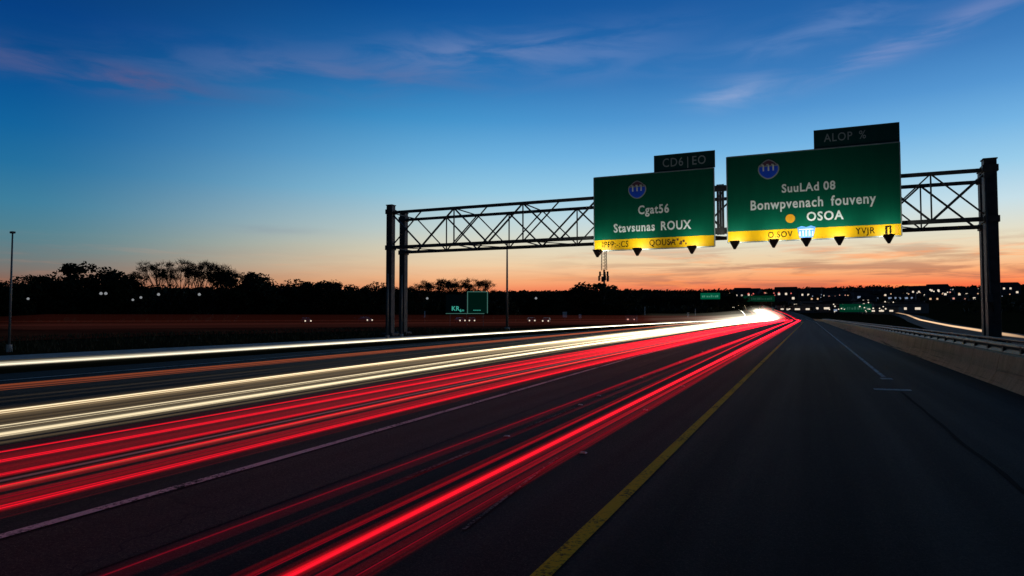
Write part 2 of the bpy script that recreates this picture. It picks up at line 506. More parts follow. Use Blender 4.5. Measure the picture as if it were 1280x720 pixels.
# pale gravel strip and red clay field on the left
ribbon("gravel_strip", lambda y: -32.0, lambda y: -28.2 + .5 * math.sin(y * .3), M_gravel, .02, [14, 18, 22, 26, 31, 36, 42, 50, 60])
def field(name, near, far, b0, b1, mat, z):
    mb = MB(); vs = []; fs = []; n = 90; m = 10
    for i in range(n + 1):
        a = R(b0 + (b1 - b0) * i / n)
        for j in range(m + 1):
            d0 = near(math.degrees(a)) + 1.5 * noise.noise(Vector((i * .5, 0, 4)))
            r = d0 + (far - d0) * (j / m)
            x, y = r * math.sin(a), r * math.cos(a)
            vs.append((x, y, T(x, y) + z))
    for i in range(n):
        for j in range(m):
            k = i * (m + 1) + j
            fs.append((k, k + m + 1, k + m + 2, k + 1))
    mb.add(vs, fs)
    return tag(mb.build(name, mat, smooth=True), kind='structure')
field("clay_field", lambda b: lerp_tab([(-75, 50), (-56, 57), (-44, 68), (-34, 82), (-22, 104), (-12, 170)], b), 232, -80, -11, M_soil, .06)

# ------------------------------------------------------------------ barrier and guardrail on the right
mb = MB(); prof = [(4.18, 0), (4.24, .08), (4.36, .30), (4.44, .74), (4.47, .77), (4.62, .77), (4.65, .74), (4.72, .30), (4.86, 0)]
bys = []
y = -30.0
while y < 330:
    L = 3.0 if y < 120 else 9.0
    bys.append((y, min(330, y + L - .035))); y += L
for a, b in bys:
    jit = .006 * noise.noise(Vector((a * 3.1, 0, 0)))
    vs = [(x + jit + bend(a), a, z) for x, z in prof] + [(x + jit + bend(b), b, z) for x, z in prof]
    n = len(prof)
    fs = [(i, i + 1, n + i + 1, n + i) for i in range(n - 1)] + [tuple(range(n - 1, -1, -1)), tuple(range(n, 2 * n))]
    mb.add(vs, fs)
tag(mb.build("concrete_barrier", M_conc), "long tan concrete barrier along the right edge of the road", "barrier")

gr = tag(empty("guardrail", (5.75, 0, 0)), "dark steel guardrail on short posts behind the tan concrete barrier", "guardrail")
mb = MB()
wp = [(0, .0), (.07, .05), (.07, .12), (0, .17), (0, .22), (.07, .27), (.07, .34), (0, .39)]
ygr = [-20 + 4 * i for i in range(78)]
vs = [(-x - .10 + bend(yy), yy, z + .50) for yy in ygr for x, z in wp]
n = len(wp)
fs = [(i * n + k, i * n + k + 1, (i + 1) * n + k + 1, (i + 1) * n + k) for i in range(len(ygr) - 1) for k in range(n - 1)]
mb.add(vs, fs); mb.build("rail", M_galv, gr, smooth=True)
mb = MB(); mb.tube([(.0 + bend(yy), yy, .97) for yy in ygr], .05, 6); mb.build("top_pipe", M_steel, gr, smooth=True)
pm = MB(); pm.box(-.05, .05, -.07, .07, -1.0, .92); pm.box(-.17, -.05, -.09, .09, .55, .85)
pmesh = pm.mesh("post", M_steel)
for i in range(90):
    yy = 4 + i * 2.0
    o = bpy.data.objects.new("post", pmesh); col.objects.link(o); o.parent = gr; o.location = (bend(yy), yy, 0)

# ------------------------------------------------------------------ sign gantry
XL, XR, YF, YR, ZB, ZT = -34.5, 10.72, 51.9, 56.4, 7.95, 11.1
ga = tag(empty("sign_gantry", ((XL + XR) / 2, (YF + YR) / 2, 0)), "dark steel lattice gantry spanning the whole highway on four columns", "gantry")
ox, oy = ga.location.x, ga.location.y
def gpt(x, y, z): return (x - ox, y - oy, z)
XLR, XRR = XL - 1.5, XR + .6       # the rear face stands a little wider
for x, y, w in ((XR, YF, .70), (XRR, YR, .62), (XL, YF, .58), (XLR, YR, .60)):
    mb = MB(); zb = -1.2 if x > 0 else -.3
    mb.box(x - w / 2 - ox, x + w / 2 - ox, y - w / 2 - oy, y + w / 2 - oy, zb, 11.72)
    mb.box(x - w / 2 - .05 - ox, x + w / 2 + .05 - ox, y - w / 2 - .05 - oy, y + w / 2 + .05 - oy, 11.721, 11.80)
    for zz_ in (ZB - .25, ZT - .15):
        mb.box(x - w / 2 - .08 - ox, x + w / 2 + .08 - ox, y - w / 2 - .08 - oy, y + w / 2 + .08 - oy, zz_, zz_ + .42)
    mb.box(x - .6 - ox, x + .6 - ox, y - .6 - oy, y + .6 - oy, zb, .25)
    mb.build("column", M_steel, ga, bevel=.02)
for y in (YF, YR):
    for z in (ZB, ZT):
        mb = MB(); mb.bar(gpt(XL if y == YF else XLR, y, z), gpt(XR if y == YF else XRR, y, z), .34 if z == ZT else .38); mb.build("chord", M_steel, ga, bevel=.01)
NP = 14; PL = (XR - XL) / NP
for fy, y in enumerate((YF, YR)):
    for i in range(NP + 1):
        if 0 < i < NP and (i + fy) % 2 == 0 or (fy == 0 and i in (12, 13)):
            mb = MB(); mb.bar(gpt(XL + PL * i, y, ZB), gpt(XL + PL * i, y, ZT), .13); mb.build("strut", M_steel, ga)
    for i in range(NP):
        a, b = (ZB, ZT) if (i + fy) % 2 else (ZT, ZB)
        mb = MB(); mb.bar(gpt(XL + PL * i, y, a), gpt(XL + PL * (i + 1), y, b), .17); mb.build("brace", M_steel, ga)
    for i in range(0, NP):
        if fy == 1 or i >= 12 or i % 2 == 0:
            a, b = (ZT, ZB) if (i + fy) % 2 else (ZB, ZT)
            mb = MB(); mb.bar(gpt(XL + PL * i, y + .02, a), gpt(XL + PL * (i + 1), y + .02, b), .13); mb.build("brace", M_steel, ga)
for i in range(NP + 1):
    for z in (ZB, ZT):
        if i % 2 == 0:
            mb = MB(); mb.bar(gpt(XL + PL * i, YF, z), gpt(XL + PL * i, YR, z), .12); mb.build("cross_tie", M_steel, ga)
for i in range(0, NP, 2):
    mb = MB(); mb.bar(gpt(XL + PL * i, YF, ZB + .02), gpt(XL + PL * (i + 1), YR, ZB + .02), .10); mb.build("lateral_brace", M_steel, ga)
# splice frame seen between the two big signs
mb = MB()
for xx in (-6.0, -5.82, -5.64): mb.bar(gpt(xx, YF - .22, ZB - .25), gpt(xx, YF - .22, ZT + .3), .22)
mb.box(-6.25 - ox, -5.4 - ox, YF - .32 - oy, YF - .12 - oy, ZT - .2, ZT + .22); mb.box(-6.25 - ox, -5.4 - ox, YF - .32 - oy, YF - .12 - oy, ZB - .2, ZB + .25)
mb.build("splice_frame", M_steel, ga)
mb = MB(); mb.tube([gpt(XR - .28, YF - .42, 10.5), gpt(XR - .30, YF - .43, 6), gpt(XR - .22, YF - .43, 3.2), gpt(XR - .05, YF - .44, 2.0)], .05, 6)
mb.build("conduit", M_galv, ga, smooth=True)
mb = MB(); mb.box(XR - .42 - ox, XR - .12 - ox, YF - .56 - oy, YF - .37 - oy, 2.6, 3.1); mb.build("junction_box", M_galv, ga, bevel=.01)

# ------------------------------------------------------------------ overhead signs
def sheet_mat(name, c, rough=.42, streak=.35):
    m, t, b, out = new_mat(name)
    co = t.n('ShaderNodeTexCoord').outputs['Object']
    n = t.noise(t.vmap(co, (1.2, 1, .18)), 1.6, 6, .65)
    n2 = t.noise(co, 9, 4, .6)
    k = t.math('MULTIPLY', t.mapr(n, .4, .75), streak)
    cc = t.mix(k, (*c, 1), (*[v * .55 for v in c], 1))
    cc = t.mix(t.math('MULTIPLY', t.mapr(n2, .55, .8), .2), cc, (*[v * .8 + .02 for v in c], 1))
    t.l(cc, b.inputs['Base Color']); b.inputs['Roughness'].default_value = rough
    b.inputs['Specular IOR Level'].default_value = .25
    return m
M_sgreen = sheet_mat("green_sign_sheeting", (.0, .105, .055))
M_tab = sheet_mat("dark_green_tab", (.003, .05, .042))
M_syel = sheet_mat("yellow_sign_sheeting", (.84, .44, .002))
M_swhite = sheet_mat("white_sign_sheeting", (.78, .80, .76), .5, .15)
M_sgrey = sheet_mat("dim_grey_legend", (.34, .39, .38), .5, .3)
M_sblue = sheet_mat("blue_shield", (.02, .10, .85))
M_sred = sheet_mat("dull_red_shield", (.14, .06, .09))
M_sblack = simple("black_legend", (.02, .015, .008), .95, 0, .2, 3, 0, .0)
M_sorange = sheet_mat("orange_marker", (.85, .38, .02))
M_salum = simple("sign_aluminium", (.32, .36, .34), .45, .5, .2, 2)
M_sback = simple("sign_back", (.10, .10, .10), .6, .4, .3, 2)

def text_mesh(s, size, sx=1.0, bold=0.006, gap=1.1):
    cu = bpy.data.curves.new("lettering", 'FONT')
    cu.body = s; cu.size = size; cu.align_x = 'CENTER'; cu.align_y = 'CENTER'
    cu.extrude = .004; cu.offset = bold; cu.space_character = gap; cu.resolution_u = 3
    o = bpy.data.objects.new("lettering", cu); col.objects.link(o)
    bpy.context.view_layer.update()
    me = bpy.data.meshes.new_from_object(o.evaluated_get(bpy.context.evaluated_depsgraph_get()))
    bpy.data.objects.remove(o)
    me.transform(Matrix.Rotation(R(90), 4, 'X') @ Matrix.Diagonal((sx, 1, 1, 1)))
    return me

def lettering(s, size, x, z, mat, parent, y=-.014, sx=1.0, gap=1.12, bold=.022):
    """each word its own raised legend; words are set side by side about x"""
    words = s.split(); ms = [text_mesh(w, size, sx, bold, gap) for w in words]
    ext = [(min(v.co.x for v in m.vertices), max(v.co.x for v in m.vertices)) for m in ms]
    sp = size * .62 * sx if "  " in s else size * .4 * sx
    tot_ = sum(b - a for a, b in ext) + sp * (len(ms) - 1); cx = x - tot_ / 2
    for me, (a, b) in zip(ms, ext):
        me.materials.clear(); me.materials.append(mat)
        o = bpy.data.objects.new("lettering", me); col.objects.link(o); o.parent = parent
        o.location = (cx - a, y, z); cx += (b - a) + sp

def shield(parent, x, z, w, y=-.012, red=True):
    """route shield: white rim, blue field, dull red cap, three thin bars of worn numerals"""
    out = []
    for k in range(41):
        a = k / 40 * 2 * math.pi
        px, pz = math.sin(a), math.cos(a)
        r = .5
        if pz > .55: r = .5 - .05 * abs(math.sin(2.0 * a))
        if pz < 0: px *= 1 - .18 * (-pz) ** 2
        out.append((px * r * w, pz * r * w))
    out = out[:-1]
    mb = MB(); n = len(out)
    def plate(pts, y0, th, mi):
        v = [(p[0], y0, p[1]) for p in pts] + [(p[0], y0 - th, p[1]) for p in pts]; m = len(pts)
        mb.add(v, [tuple(range(m, 2 * m))[::-1]] + [(i, (i + 1) % m, m + (i + 1) % m, m + i) for i in range(m)], mi)
    plate(out, 0, .012, 0)
    inn = [(a * .88, b * .88) for a, b in out]
    plate([p for p in inn if p[1] <= w * .17], -.012, .004, 1)
    plate([p for p in inn if p[1] >= w * .14], -.0125, .005, 2)
    for dx_ in (-.24, .0, .22):
        mb.box(w * dx_ - w * .035, w * dx_ + w * .035, -.022, -.017, -w * .08, w * .27, 3)
        mb.box(w * dx_ - w * .09, w * dx_ + w * .035, -.022, -.0175, w * .21, w * .268, 3)
    o = mb.build("route_shield", [M_sgrey, M_sblue, M_sred, M_swhite], parent); o.location = (x, y, z)
    return o

def overhead_sign(x0, x1, z0, z1, tab, band, label, nlights, Y=51.15):
    w = x1 - x0; root = empty("overhead_sign", ((x0 + x1) / 2, Y, z0))
    tag(root, label, "road sign")
    hw = w / 2; h = z1 - z0
    mb = MB(); mb.box(-hw, hw, -.006, .09, band, h); panel = mb.build("panel", M_sgreen, root)
    mb = MB(); mb.box(-hw, hw, -.008, .09, 0, band - .004); band_o = mb.build("yellow_band", M_syel, root)
    e = .07
    mb = MB()
    mb.box(-hw - e, -hw, -.03, .10, -.03, h + .05); mb.box(hw, hw + e, -.03, .10, -.03, h + .05)
    mb.box(-hw, hw, -.03, .10, h, h + e); mb.box(-hw, hw, -.03, .10, -e, 0)
    mb.build("edge_frame", M_salum, root)
    mb = MB()
    for i in range(4):
        xx = -hw + w * (i + .5) / 4
        mb.bar((xx, .22, .1), (xx, .22, h - .1), .18)
    for z in (ZB - z0, ZT - z0): mb.box(-hw + .2, hw - .2, .10, .16, z - .1, z + .1)
    mb.build("mounting_posts", M_steel, root)
    tx0, tx1, tz1 = tab
    a, b = tx0 - (x0 + x1) / 2, tx1 - (x0 + x1) / 2
    mb = MB(); mb.box(a, b, -.005, .07, h + .085, tz1 - z0); tb = mb.build("exit_tab", M_tab, root)
    mb = MB()
    mb.box(a - .05, a, -.02, .08, h + .075, tz1 - z0 + .05); mb.box(b, b + .05, -.02, .08, h + .075, tz1 - z0 + .05)
    mb.box(a, b, -.02, .08, tz1 - z0, tz1 - z0 + .05)
    mb.build("tab_frame", M_sback, root)
    for i in range(nlights[0]):
        xx = -hw + w * nlights[1][i]
        arm = MB(); arm.tube([(xx, .1, -.06), (xx, -.4, -.34), (xx, -1.05, -.42)], .05, 6)
        # wedge-shaped floodlight housing: open face turned up towards the sign
        arm.add([(xx - .33, -.85, -.12), (xx + .33, -.85, -.12), (xx + .33, -1.35, -.04), (xx - .33, -1.35, -.04), (xx - .07, -1.05, -.62), (xx + .07, -1.05, -.62), (xx + .07, -1.2, -.60), (xx - .07, -1.2, -.60)],
                [(0, 4, 5, 1), (1, 5, 6, 2), (2, 6, 7, 3), (3, 7, 4, 0), (4, 7, 6, 5)])
        fx = arm.build("sign_light", M_steel, root)
        gl = MB(); gl.add([(xx - .30, -.88, -.13), (xx + .30, -.88, -.13), (xx + .30, -1.31, -.06), (xx - .30, -1.31, -.06)], [(0, 1, 2, 3)])
        gl.build("lens", M_lens, fx)
        ld = bpy.data.lights.new("sign_flood", 'AREA'); ld.shape = 'RECTANGLE'; ld.size = .6; ld.size_y = .35
        ld.energy = LAMP_W; ld.color = (.93, 1.0, .90)
        lo = bpy.data.objects.new("sign_flood", ld); col.objects.link(lo); lo.parent = root
        lo.location = (xx, -1.1, -.02)
        d = Vector((0, 1.1, 1.5)).normalized()
        lo.rotation_euler = (-d).to_track_quat('Z', 'Y').to_euler()
    return root, panel, band_o, tb
LAMP_W = 38
M_lens = emit("flood_lens", (.9, 1, .85), 3.0, sampled=False)

s1, p1, b1, t1 = overhead_sign(-15.22, -6.22, 6.84, 12.52, (-10.5, -6.15, 13.8), .80,
    "smaller green overhead sign on the left, reading ROUX, with yellow bottom band", (3, (.06, .40, .84)))
h = 5.68
shield(p1, -9.0 / 2 + .375 * 9.0, h - 1.15, 1.40)
lettering("Cgat56", .92, .10, h - 2.75, M_swhite, p1, sx=.80)
lettering("Stavsunas  ROUX", .92, -.05, h - 4.05, M_swhite, p1, sx=.80)
lettering("IPPP:-:CS", .66, -2.85, .40, M_sblack, b1, sx=.75, bold=.003)
lettering("QOUSA", .66, .75, .40, M_sblack, b1, sx=.80, bold=.003)
mb = MB()
for k in range(9):
    q = 1.15 + .16 * k + rnd.uniform(-.05, .05); z = .38 + rnd.uniform(-.2, .15)
    mb.box(q, q + rnd.uniform(.08, .2), -.006 - k * .0006, 0, z, z + rnd.uniform(.08, .3))
o = mb.build("rust_stain", simple("rusty_stain", (.09, .035, .012), .9, 0, .5, 8), b1); o.location = (0, -.010, 0)
lettering("CD6 | EO", .92, (-10.5 - 6.15) / 2 + 10.72, h + .68, M_sgrey, t1, y=-.012, sx=.82, bold=.004)

s2, p2, b2, t2 = overhead_sign(-5.26, 5.64, 7.06, 13.2, (.55, 5.64, 14.52), .76,
    "larger green overhead sign on the right with an orange dot and four text lines", (5, (.05, .285, .475, .66, .925)))
h = 6.14
shield(p2, -5.45 + .257 * 10.9, h - 1.08, 1.42)
lettering("SuuLAd 08", .82, -.10, h - 2.55, M_swhite, p2, sx=.86)
lettering("Bonwpvenach  fouveny", .96, .08, h - 3.62, M_swhite, p2, sx=.80)
lettering("OSOA", .86, .92, h - 4.62, M_swhite, p2, sx=.90)
mb = MB(); mb.tube([(0, .0, 0), (0, -.02, 0)], .31, 24); o = mb.build("orange_dot", M_sorange, p2); o.location = (-1.28, -.010, h - 4.66)
lettering("O.SOV", .60, -1.95, .38, M_sblack, b2, sx=.85, bold=.003)
lettering("YVJR", .60, 3.35, .38, M_sblack, b2, sx=.85, bold=.003)
# little blue and white emblem that overlaps the top of the yellow band
mb = MB()
mb.add([(-.58, -.02, .30), (-.44, -.02, -.42), (.44, -.02, -.42), (.58, -.02, .30), (.3, -.02, .40), (0, -.02, .32), (-.3, -.02, .40)], [(0, 1, 2, 3, 4, 5, 6)], 1)
for k in range(-2, 3): mb.box(k * .2 - .04, k * .2 + .04, -.026, -.021, -.30, .12 - .05 * abs(k), 2)
mb.box(-.46, .46, -.028, -.022, .12, .19, 0)
o = mb.build("blue_emblem", [M_swhite, simple("pale_blue_emblem", (.10, .30, .75), .5), M_swhite], b2); o.location = (-.27, -.014, .52)
mb = MB(); mb.box(-.19, -.06, -.03, -.01, -.22, .33); mb.box(.06, .17, -.03, -.01, -.22, .33); mb.box(-.19, .17, -.029, -.009, .24, .33)
mb.build("black_mark", M_sblack, b2).location = (4.72, 0, .33)
mb = MB(); mb.box(-.09, .09, -.02, -.01, -.24, .26); mb.build("orange_mark", M_sorange, b2).location = (5.2, 0, .38)
lettering("ALOP  %", .80, (.55 + 5.64) / 2 - .19 - .67, h + .74, M_sgrey, t2, y=-.012, sx=.82, bold=.004)

# ------------------------------------------------------------------ light trails over the lanes
def glow(name, c, e):
    """luminous stream: a closed tube of light with nothing solid in it"""
    m = bpy.data.materials.new(name); m.use_nodes = True
    m.node_tree.nodes.clear(); t = NT(m.node_tree)
    out = t.n('ShaderNodeOutputMaterial'); em = t.n('ShaderNodeEmission')
    em.inputs[0].default_value = (*c, 1); em.inputs[1].default_value = e
    t.l(em.outputs[0], out.inputs['Volume'])
    m.cycles.homogeneous_volume = True
    m.cycles.emission_sampling = 'NONE'
    return m
GL_CACHE = {}
def glow_c(kind, e):
    c = {'red': (1, .004, .018), 'hot': (1, .006, .016), 'orange': (1, .06, .045), 'grey': (.7, .52, .66), 'cream': (1, .80, .48), 'tan': (1, .68, .34),
         'ivory': (1, .89, .66), 'rust': (1, .20, .06), 'brick': (1, .20, .14), 'crimson': (1, .006, .045), 'white': (1, .90, .68), 'amber': (1, .62, .34)}[kind]
    key = (kind, round(e, 4))
    if key not in GL_CACHE: GL_CACHE[key] = glow("%s_glow" % kind, c, e)
    return GL_CACHE[key]

def stream(mb, pts, w, h, mi, n=10, taper=None):
    """closed elliptical tube w wide and h high along pts, faces outward"""
    vs, fs = [], []
    for i, p in enumerate(pts):
        a = Vector(pts[max(0, i - 1)]); b = Vector(pts[min(len(pts) - 1, i + 1)]); t = (b - a); t.z = 0; t.normalize()
        sd_ = Vector((t.y, -t.x, 0))
        k = .15 if i in (0, len(pts) - 1) else 1
        if taper:
            q_ = min(1, max(0, (p[1] - taper[0]) / (taper[1] - taper[0]))); k = min(k, .08 + .92 * q_ * q_ * (3 - 2 * q_))
        for j in range(n):
            q = 2 * math.pi * j / n
            vs.append(Vector(p) + sd_ * (math.cos(q) * w / 2 * k) + Vector((0, 0, math.sin(q) * h / 2 * k)))
    for i in range(len(pts) - 1):
        for j in range(n):
            j2 = (j + 1) % n
            fs.append((i * n + j, (i + 1) * n + j, (i + 1) * n + j2, i * n + j2))
    fs.append(tuple(range(n))); L = (len(pts) - 1) * n
    fs.append(tuple(L + j for j in range(n))[::-1])
    # outward check: signed volume
    vol = 0
    for f in fs:
        for q in range(1, len(f) - 1): vol += vs[f[0]].dot(vs[f[q]].cross(vs[f[q + 1]]))
    if vol < 0: fs = [f[::-1] for f in fs]
    mb.add(vs, fs, mi)

YT = [-60, -20, -8, -3, 0, 2, 4, 6, 9, 13, 18, 25, 34, 46, 62, 82, 108, 136, 164, 192, 215, 235, 255, 275, 300, 330, 365, 405, 450, 500, 550]
def trail(label, xf, z, layers, lines=0, line_mat=None, lw=.05, lh=.03, r=.003, group=None, ys=YT, wash=None, taper=None, fine=None):
    """the path one lamp took along the lane: nested tubes of light round a few hair-thin bright filaments.
    layers = (colour, lateral offset, height offset, width, height, radiance per metre)"""
    mb = MB(); mats = []
    layers = list(layers)
    if fine:
        fk, fn, fw, fe = fine
        layers += [(fk, rnd.uniform(-.5, .5) * fw, rnd.uniform(-.01, .01), .035, rnd.uniform(.003, .009), rnd.choice((.4, .7, 1.1, 1.6)) * fe) for _ in range(fn)]
    for kind, ox_, oz_, w, h, e in layers:
        mats.append(glow_c(kind, e)); mi = len(mats) - 1
        stream(mb, [(xf(q) + ox_, q, road_z(xf(q), q) + z + oz_) for q in ys], w, h, mi, taper=taper)
    if lines:
        mats.append(line_mat); mi = len(mats) - 1
        for i in range(lines):
            dx_, dz_ = rnd.uniform(-.5, .5) * lw, rnd.uniform(-.5, .5) * lh; ph = rnd.uniform(0, 9)
            mb.tube([(xf(q) + dx_ + .010 * noise.noise(Vector((q * .05, ph, 0))), q, road_z(xf(q), q) + z + dz_) for q in ys], r * rnd.uniform(.6, 1.3), 4, mi, cap=False)
    if wash:
        kind, ox_, w, h, e, y0 = wash
        mats.append(glow_c(kind, e)); tail_ = [q for q in ys if q >= y0]
        stream(mb, [(xf(q) + ox_, q, road_z(xf(q), q) + z) for q in tail_], w, h, len(mats) - 1, taper=(y0, y0 * 6))
    return tag(mb.build("light_trail", mats), label, "light trail", group)

def soft(kind, w, h, e, ox_=0, oz_=0, halo=1.0):
    """core plus two fainter, wider sheaths"""
    return [(kind, ox_, oz_, w, h, e), (kind, ox_, oz_, w * 1.7, h * 1.8, e * .16), (kind, ox_, oz_, w * 3.0, h * 3.2, e * .02 * halo)]
F_red = emit("red_filament", (1, .010, .03), .9, 3, 60, 2.5)
F_crim = emit("crimson_filament", (1, .012, .06), .20, 3, 60, 6)
F_cream = emit("cream_filament", (1, .82, .52), 1.0, 3, 90, 14)
F_ivory = emit("ivory_filament", (1, .88, .64), .9, 8, 90, 6)
F_rust = emit("rust_filament", (1, .22, .07), .30, 8, 60, 2)
def between(A, B, u): return lambda y: ctr(A, y) * (1 - u) + ctr(B, y) * u
rnd.seed(41)
G1 = "red tail light trails in the left lanes"
for u, z, lay, ln, fm, lab in [
    (.00, .47, soft('red', .09, .022, 3.6) + [('red', -.18, 0, .30, .04, .45), ('red', -.12, .01, .08, .010, 1.6)], 3, F_red, "bright red light trail nearest the white lane line in the left lanes"),
    (.14, .46, [('red', 0, 0, .26, .03, .14)], 1, F_crim, "faint dark red light trail between the lowest bright red trail and the orange-red one"),
    (.27, .48, soft('orange', .08, .015, 5.5), 2, F_red, "pale orange-red light trail running through the red trails of the left lanes"),
    (.33, .50, [('grey', 0, 0, .07, .010, 1.1)], 0, None, "thin grey-mauve light trail just above the pale orange-red trail"),
    (.50, .47, soft('red', .08, .017, 3.0) + [('red', -.15, 0, .42, .045, .42), ('red', -.26, 0, .06, .008, 1.4)], 3, F_red, "second red light trail above the pale orange-red trail in the left lanes"),
    (.77, .47, soft('red', .08, .019, 3.0) + [('red', -.12, 0, .38, .045, .42), ('red', .20, 0, .06, .010, 1.0)], 3, F_red, "third red light trail above the pale orange-red trail in the left lanes"),
    (1.0, .47, soft('red', .08, .015, 2.4) + [('red', .16, 0, .26, .03, .2)], 2, F_red, "topmost red light trail of the left lanes, next to the cream trails")]:
    trail(lab, between(RED_B, RED_T, u), z, lay, ln, fm, .07, .02, .0028, G1, wash=('red', -.1, .9, .12, .3, 5) if u in (0, .5, .77) else None, fine=('red', 5, .55, 1.6))
G2 = "cream head light trails of the oncoming lanes"
for u, z, lay, ln, fm, lab in [
    (.00, .46, [('tan', 0, 0, .14, .014, .8)], 0, None, "dull brown light trail along the lower edge of the cream trails"),
    (.12, .50, soft('cream', .13, .036, 4.0, halo=1.5), 4, F_cream, "brightest cream light trail near the lower edge of the broad cream band"),
    (.36, .50, soft('cream', .10, .018, 2.6) + [('tan', -.25, 0, .6, .04, .06), ('tan', .2, 0, .2, .012, .7)], 3, F_cream, "narrow cream light trail in the middle of the broad cream band"),
    (.60, .50, [('tan', 0, 0, 1.0, .07, .05), ('tan', .2, .01, .12, .010, .5), ('tan', -.3, .01, .10, .010, .7)], 0, None, "dull tan light trail filling the middle of the broad cream band"),
    (.88, .50, soft('tan', .22, .040, 1.5) + [('tan', .15, -.02, .5, .07, .16)], 4, F_cream, "wide tan light trail along the upper edge of the cream band")]:
    trail(lab, between(CRE_B, CRE_T, u), z, lay, ln, fm, .12, .035, .0035, G2, wash=('cream', 0, 1.6, .20, .22, 8) if u in (.12, .6, .88) else None, fine=('tan', 4, .8, 1.0))
trail("long ivory light trail farthest left, alone beside the dark grass", lambda y: ctr(WHI, y), .62, soft('ivory', .26, .085, 1.5, halo=.15), 6, F_ivory, .22, .09, .007)
trail("rusty orange light trail between the ivory trail and the cream band", lambda y: ctr(ORA, y), .52, [('rust', 0, .02, .10, .028, 1.1), ('rust', 0, -.018, .10, .026, 1.2), ('rust', 0, 0, .22, .10, .18)], 3, F_rust, .10, .10, .004)
trail("very faint greyish light trail beneath the rusty orange one", lambda y: ctr(ORA, y) + 1.1, .46, [('tan', 0, 0, .25, .016, .12), ('tan', .5, 0, .2, .014, .09)], ys=[q for q in YT if q < 200])
trail("dense white bundle of light where the oncoming lanes bend away at the far end", between(CRE_B, CRE_T, .45), 1.0,
      [('white', 0, -.2, 4.5, .8, .16), ('white', 0, 0, 6.5, 1.3, .05), ('white', 0, .25, 9.0, 2.0, .016), ('white', -.6, .5, 12.0, 3.0, .005), ('white', -.8, .8, 15.0, 4.4, .0016)], taper=(50, 250), ys=[52, 66, 80, 95, 110, 125, 136, 146, 158, 170, 182, 195, 208, 222, 235, 248, 262, 276, 290, 305, 320, 335, 350, 368, 385, 402, 420, 440, 460])

def rline(x0, k=0.0):
    return lambda y: x0 + k * max(0, y) + bend(y)
G3 = "red tail light trails in the lane beside the yellow line"
for x0, k, z, lay, ln, fm, lab in [
    (-2.28, -.0035, .47, soft('hot', .048, .026, 12), 4, F_red, "brightest thick red light trail in the lane beside the yellow line"),
    (-2.15, -.002, .46, [('red', 0, 0, .08, .022, 1.4), ('red', .03, 0, .03, .006, 3), ('red', -.03, 0, .03, .006, 3)], 1, F_crim, "dull red light trail hugging the lower side of the brightest thick red trail"),
    (-2.43, -.014, .47, soft('red', .032, .010, 4.5), 1, F_crim, "thin crimson light trail just above the brightest thick red trail"),
    (-1.99, -.002, .46, [('red', 0, 0, .05, .010, 1.3), ('red', .045, 0, .02, .005, 2.6), ('red', -.04, 0, .02, .005, 2), ('red', 0, 0, .16, .02, .2)], 1, F_crim, "lowest dim red light trail, closest to the yellow line"),
    (-3.06, -.008, .48, soft('crimson', .03, .008, 2.0) + [('crimson', .07, 0, .12, .016, .3)], 1, F_crim, "dim crimson light trail standing alone right of the worn lane"),
    (-2.84, -.009, .46, [('crimson', 0, 0, .03, .006, .7)], 0, None, "barely lit crimson light trail just below the lone dim crimson trail")]:
    trail(lab, rline(x0, k), z, lay, ln, fm, .045, .02, .002, G3, wash=('red', 0, .3, .08, .5, 5) if x0 in (-2.28, -3.06) else None, fine=('red', 3, .16, 1.1 if x0 > -2.8 else .4))

def front(n_off, zoff):
    out = []
    for px, dep in [(-120, 78), (60, 86), (300, 99), (500, 113), (680, 134), (780, 158), (850, 196), (890, 250), (905, 330)]:
        b = math.atan((px - 640) / 853.3); D = (dep + n_off) / math.cos(b); b -= YAW
        out.append((D * math.sin(b), D * math.cos(b), road_z(D * math.sin(b), D * math.cos(b)) + zoff))
    return out
rnd.seed(3)
mb = MB()
for w_, h_ in ((6, .5), (10, .9), (14, 1.3), (19, 1.7), (24, 2.2)): stream(mb, front(0, 1.0), w_, h_, 0)
stream(mb, front(-3, .7), 3, .25, 1); stream(mb, front(4, 1.1), 3, .2, 1)
tag(mb.build("light_trail", [glow_c('brick', .0008), glow_c('brick', .004)]), "broad dim brick-red light trail on the frontage road, across the field", "light trail")
# side road on the right: its own ribbon and trails
def sx_(y): return smooth_tab([(-20, 10), (60, 17.0), (78, 18.6), (150, 26), (393, 47), (450, 46), (540, 30), (640, 5)], y)
SY = [60, 78, 98, 120, 150, 185, 225, 270, 320, 365, 400, 430, 460, 490, 520, 560, 600]
def sz_(x, y): return T(x, y)
mb = MB(); vs = []
for yv in SY:
    for dxx in (-5, 5): vs.append((sx_(yv) + dxx, yv, max(T(sx_(yv) + dxx, yv), T(sx_(yv), yv)) + .12))
mb.add(vs, [(2 * i, 2 * i + 1, 2 * i + 3, 2 * i + 2) for i in range(len(SY) - 1)])
tag(mb.build("side_road", M_asph), kind='structure')
def side_trail(label, off, z, n, mat, w):
    mb = MB()
    stream(mb, [(sx_(q) + off, q, T(sx_(q), q) + z) for q in SY], w, .22, 0)
    return tag(mb.build("light_trail", mat), label, "light trail")
    for i in range(n):
        dx_, dz_ = rnd.uniform(-.5, .5) * w, rnd.uniform(-.12, .12)
        mb.tube([(sx_(q) + off + dx_, q, max(T(sx_(q), q), 0) * 1 + (T(sx_(q), q) if T(sx_(q), q) < 0 else 0) + z + dz_) for q in SY], .035, 4, cap=False)
    return tag(mb.build("light_trail", mat), label, "light trail", "light trails on the side road at the right")
side_trail("warm white light trail on the side road beyond the barrier", -1.5, .9, 12, glow_c("amber", .09), 1.6)

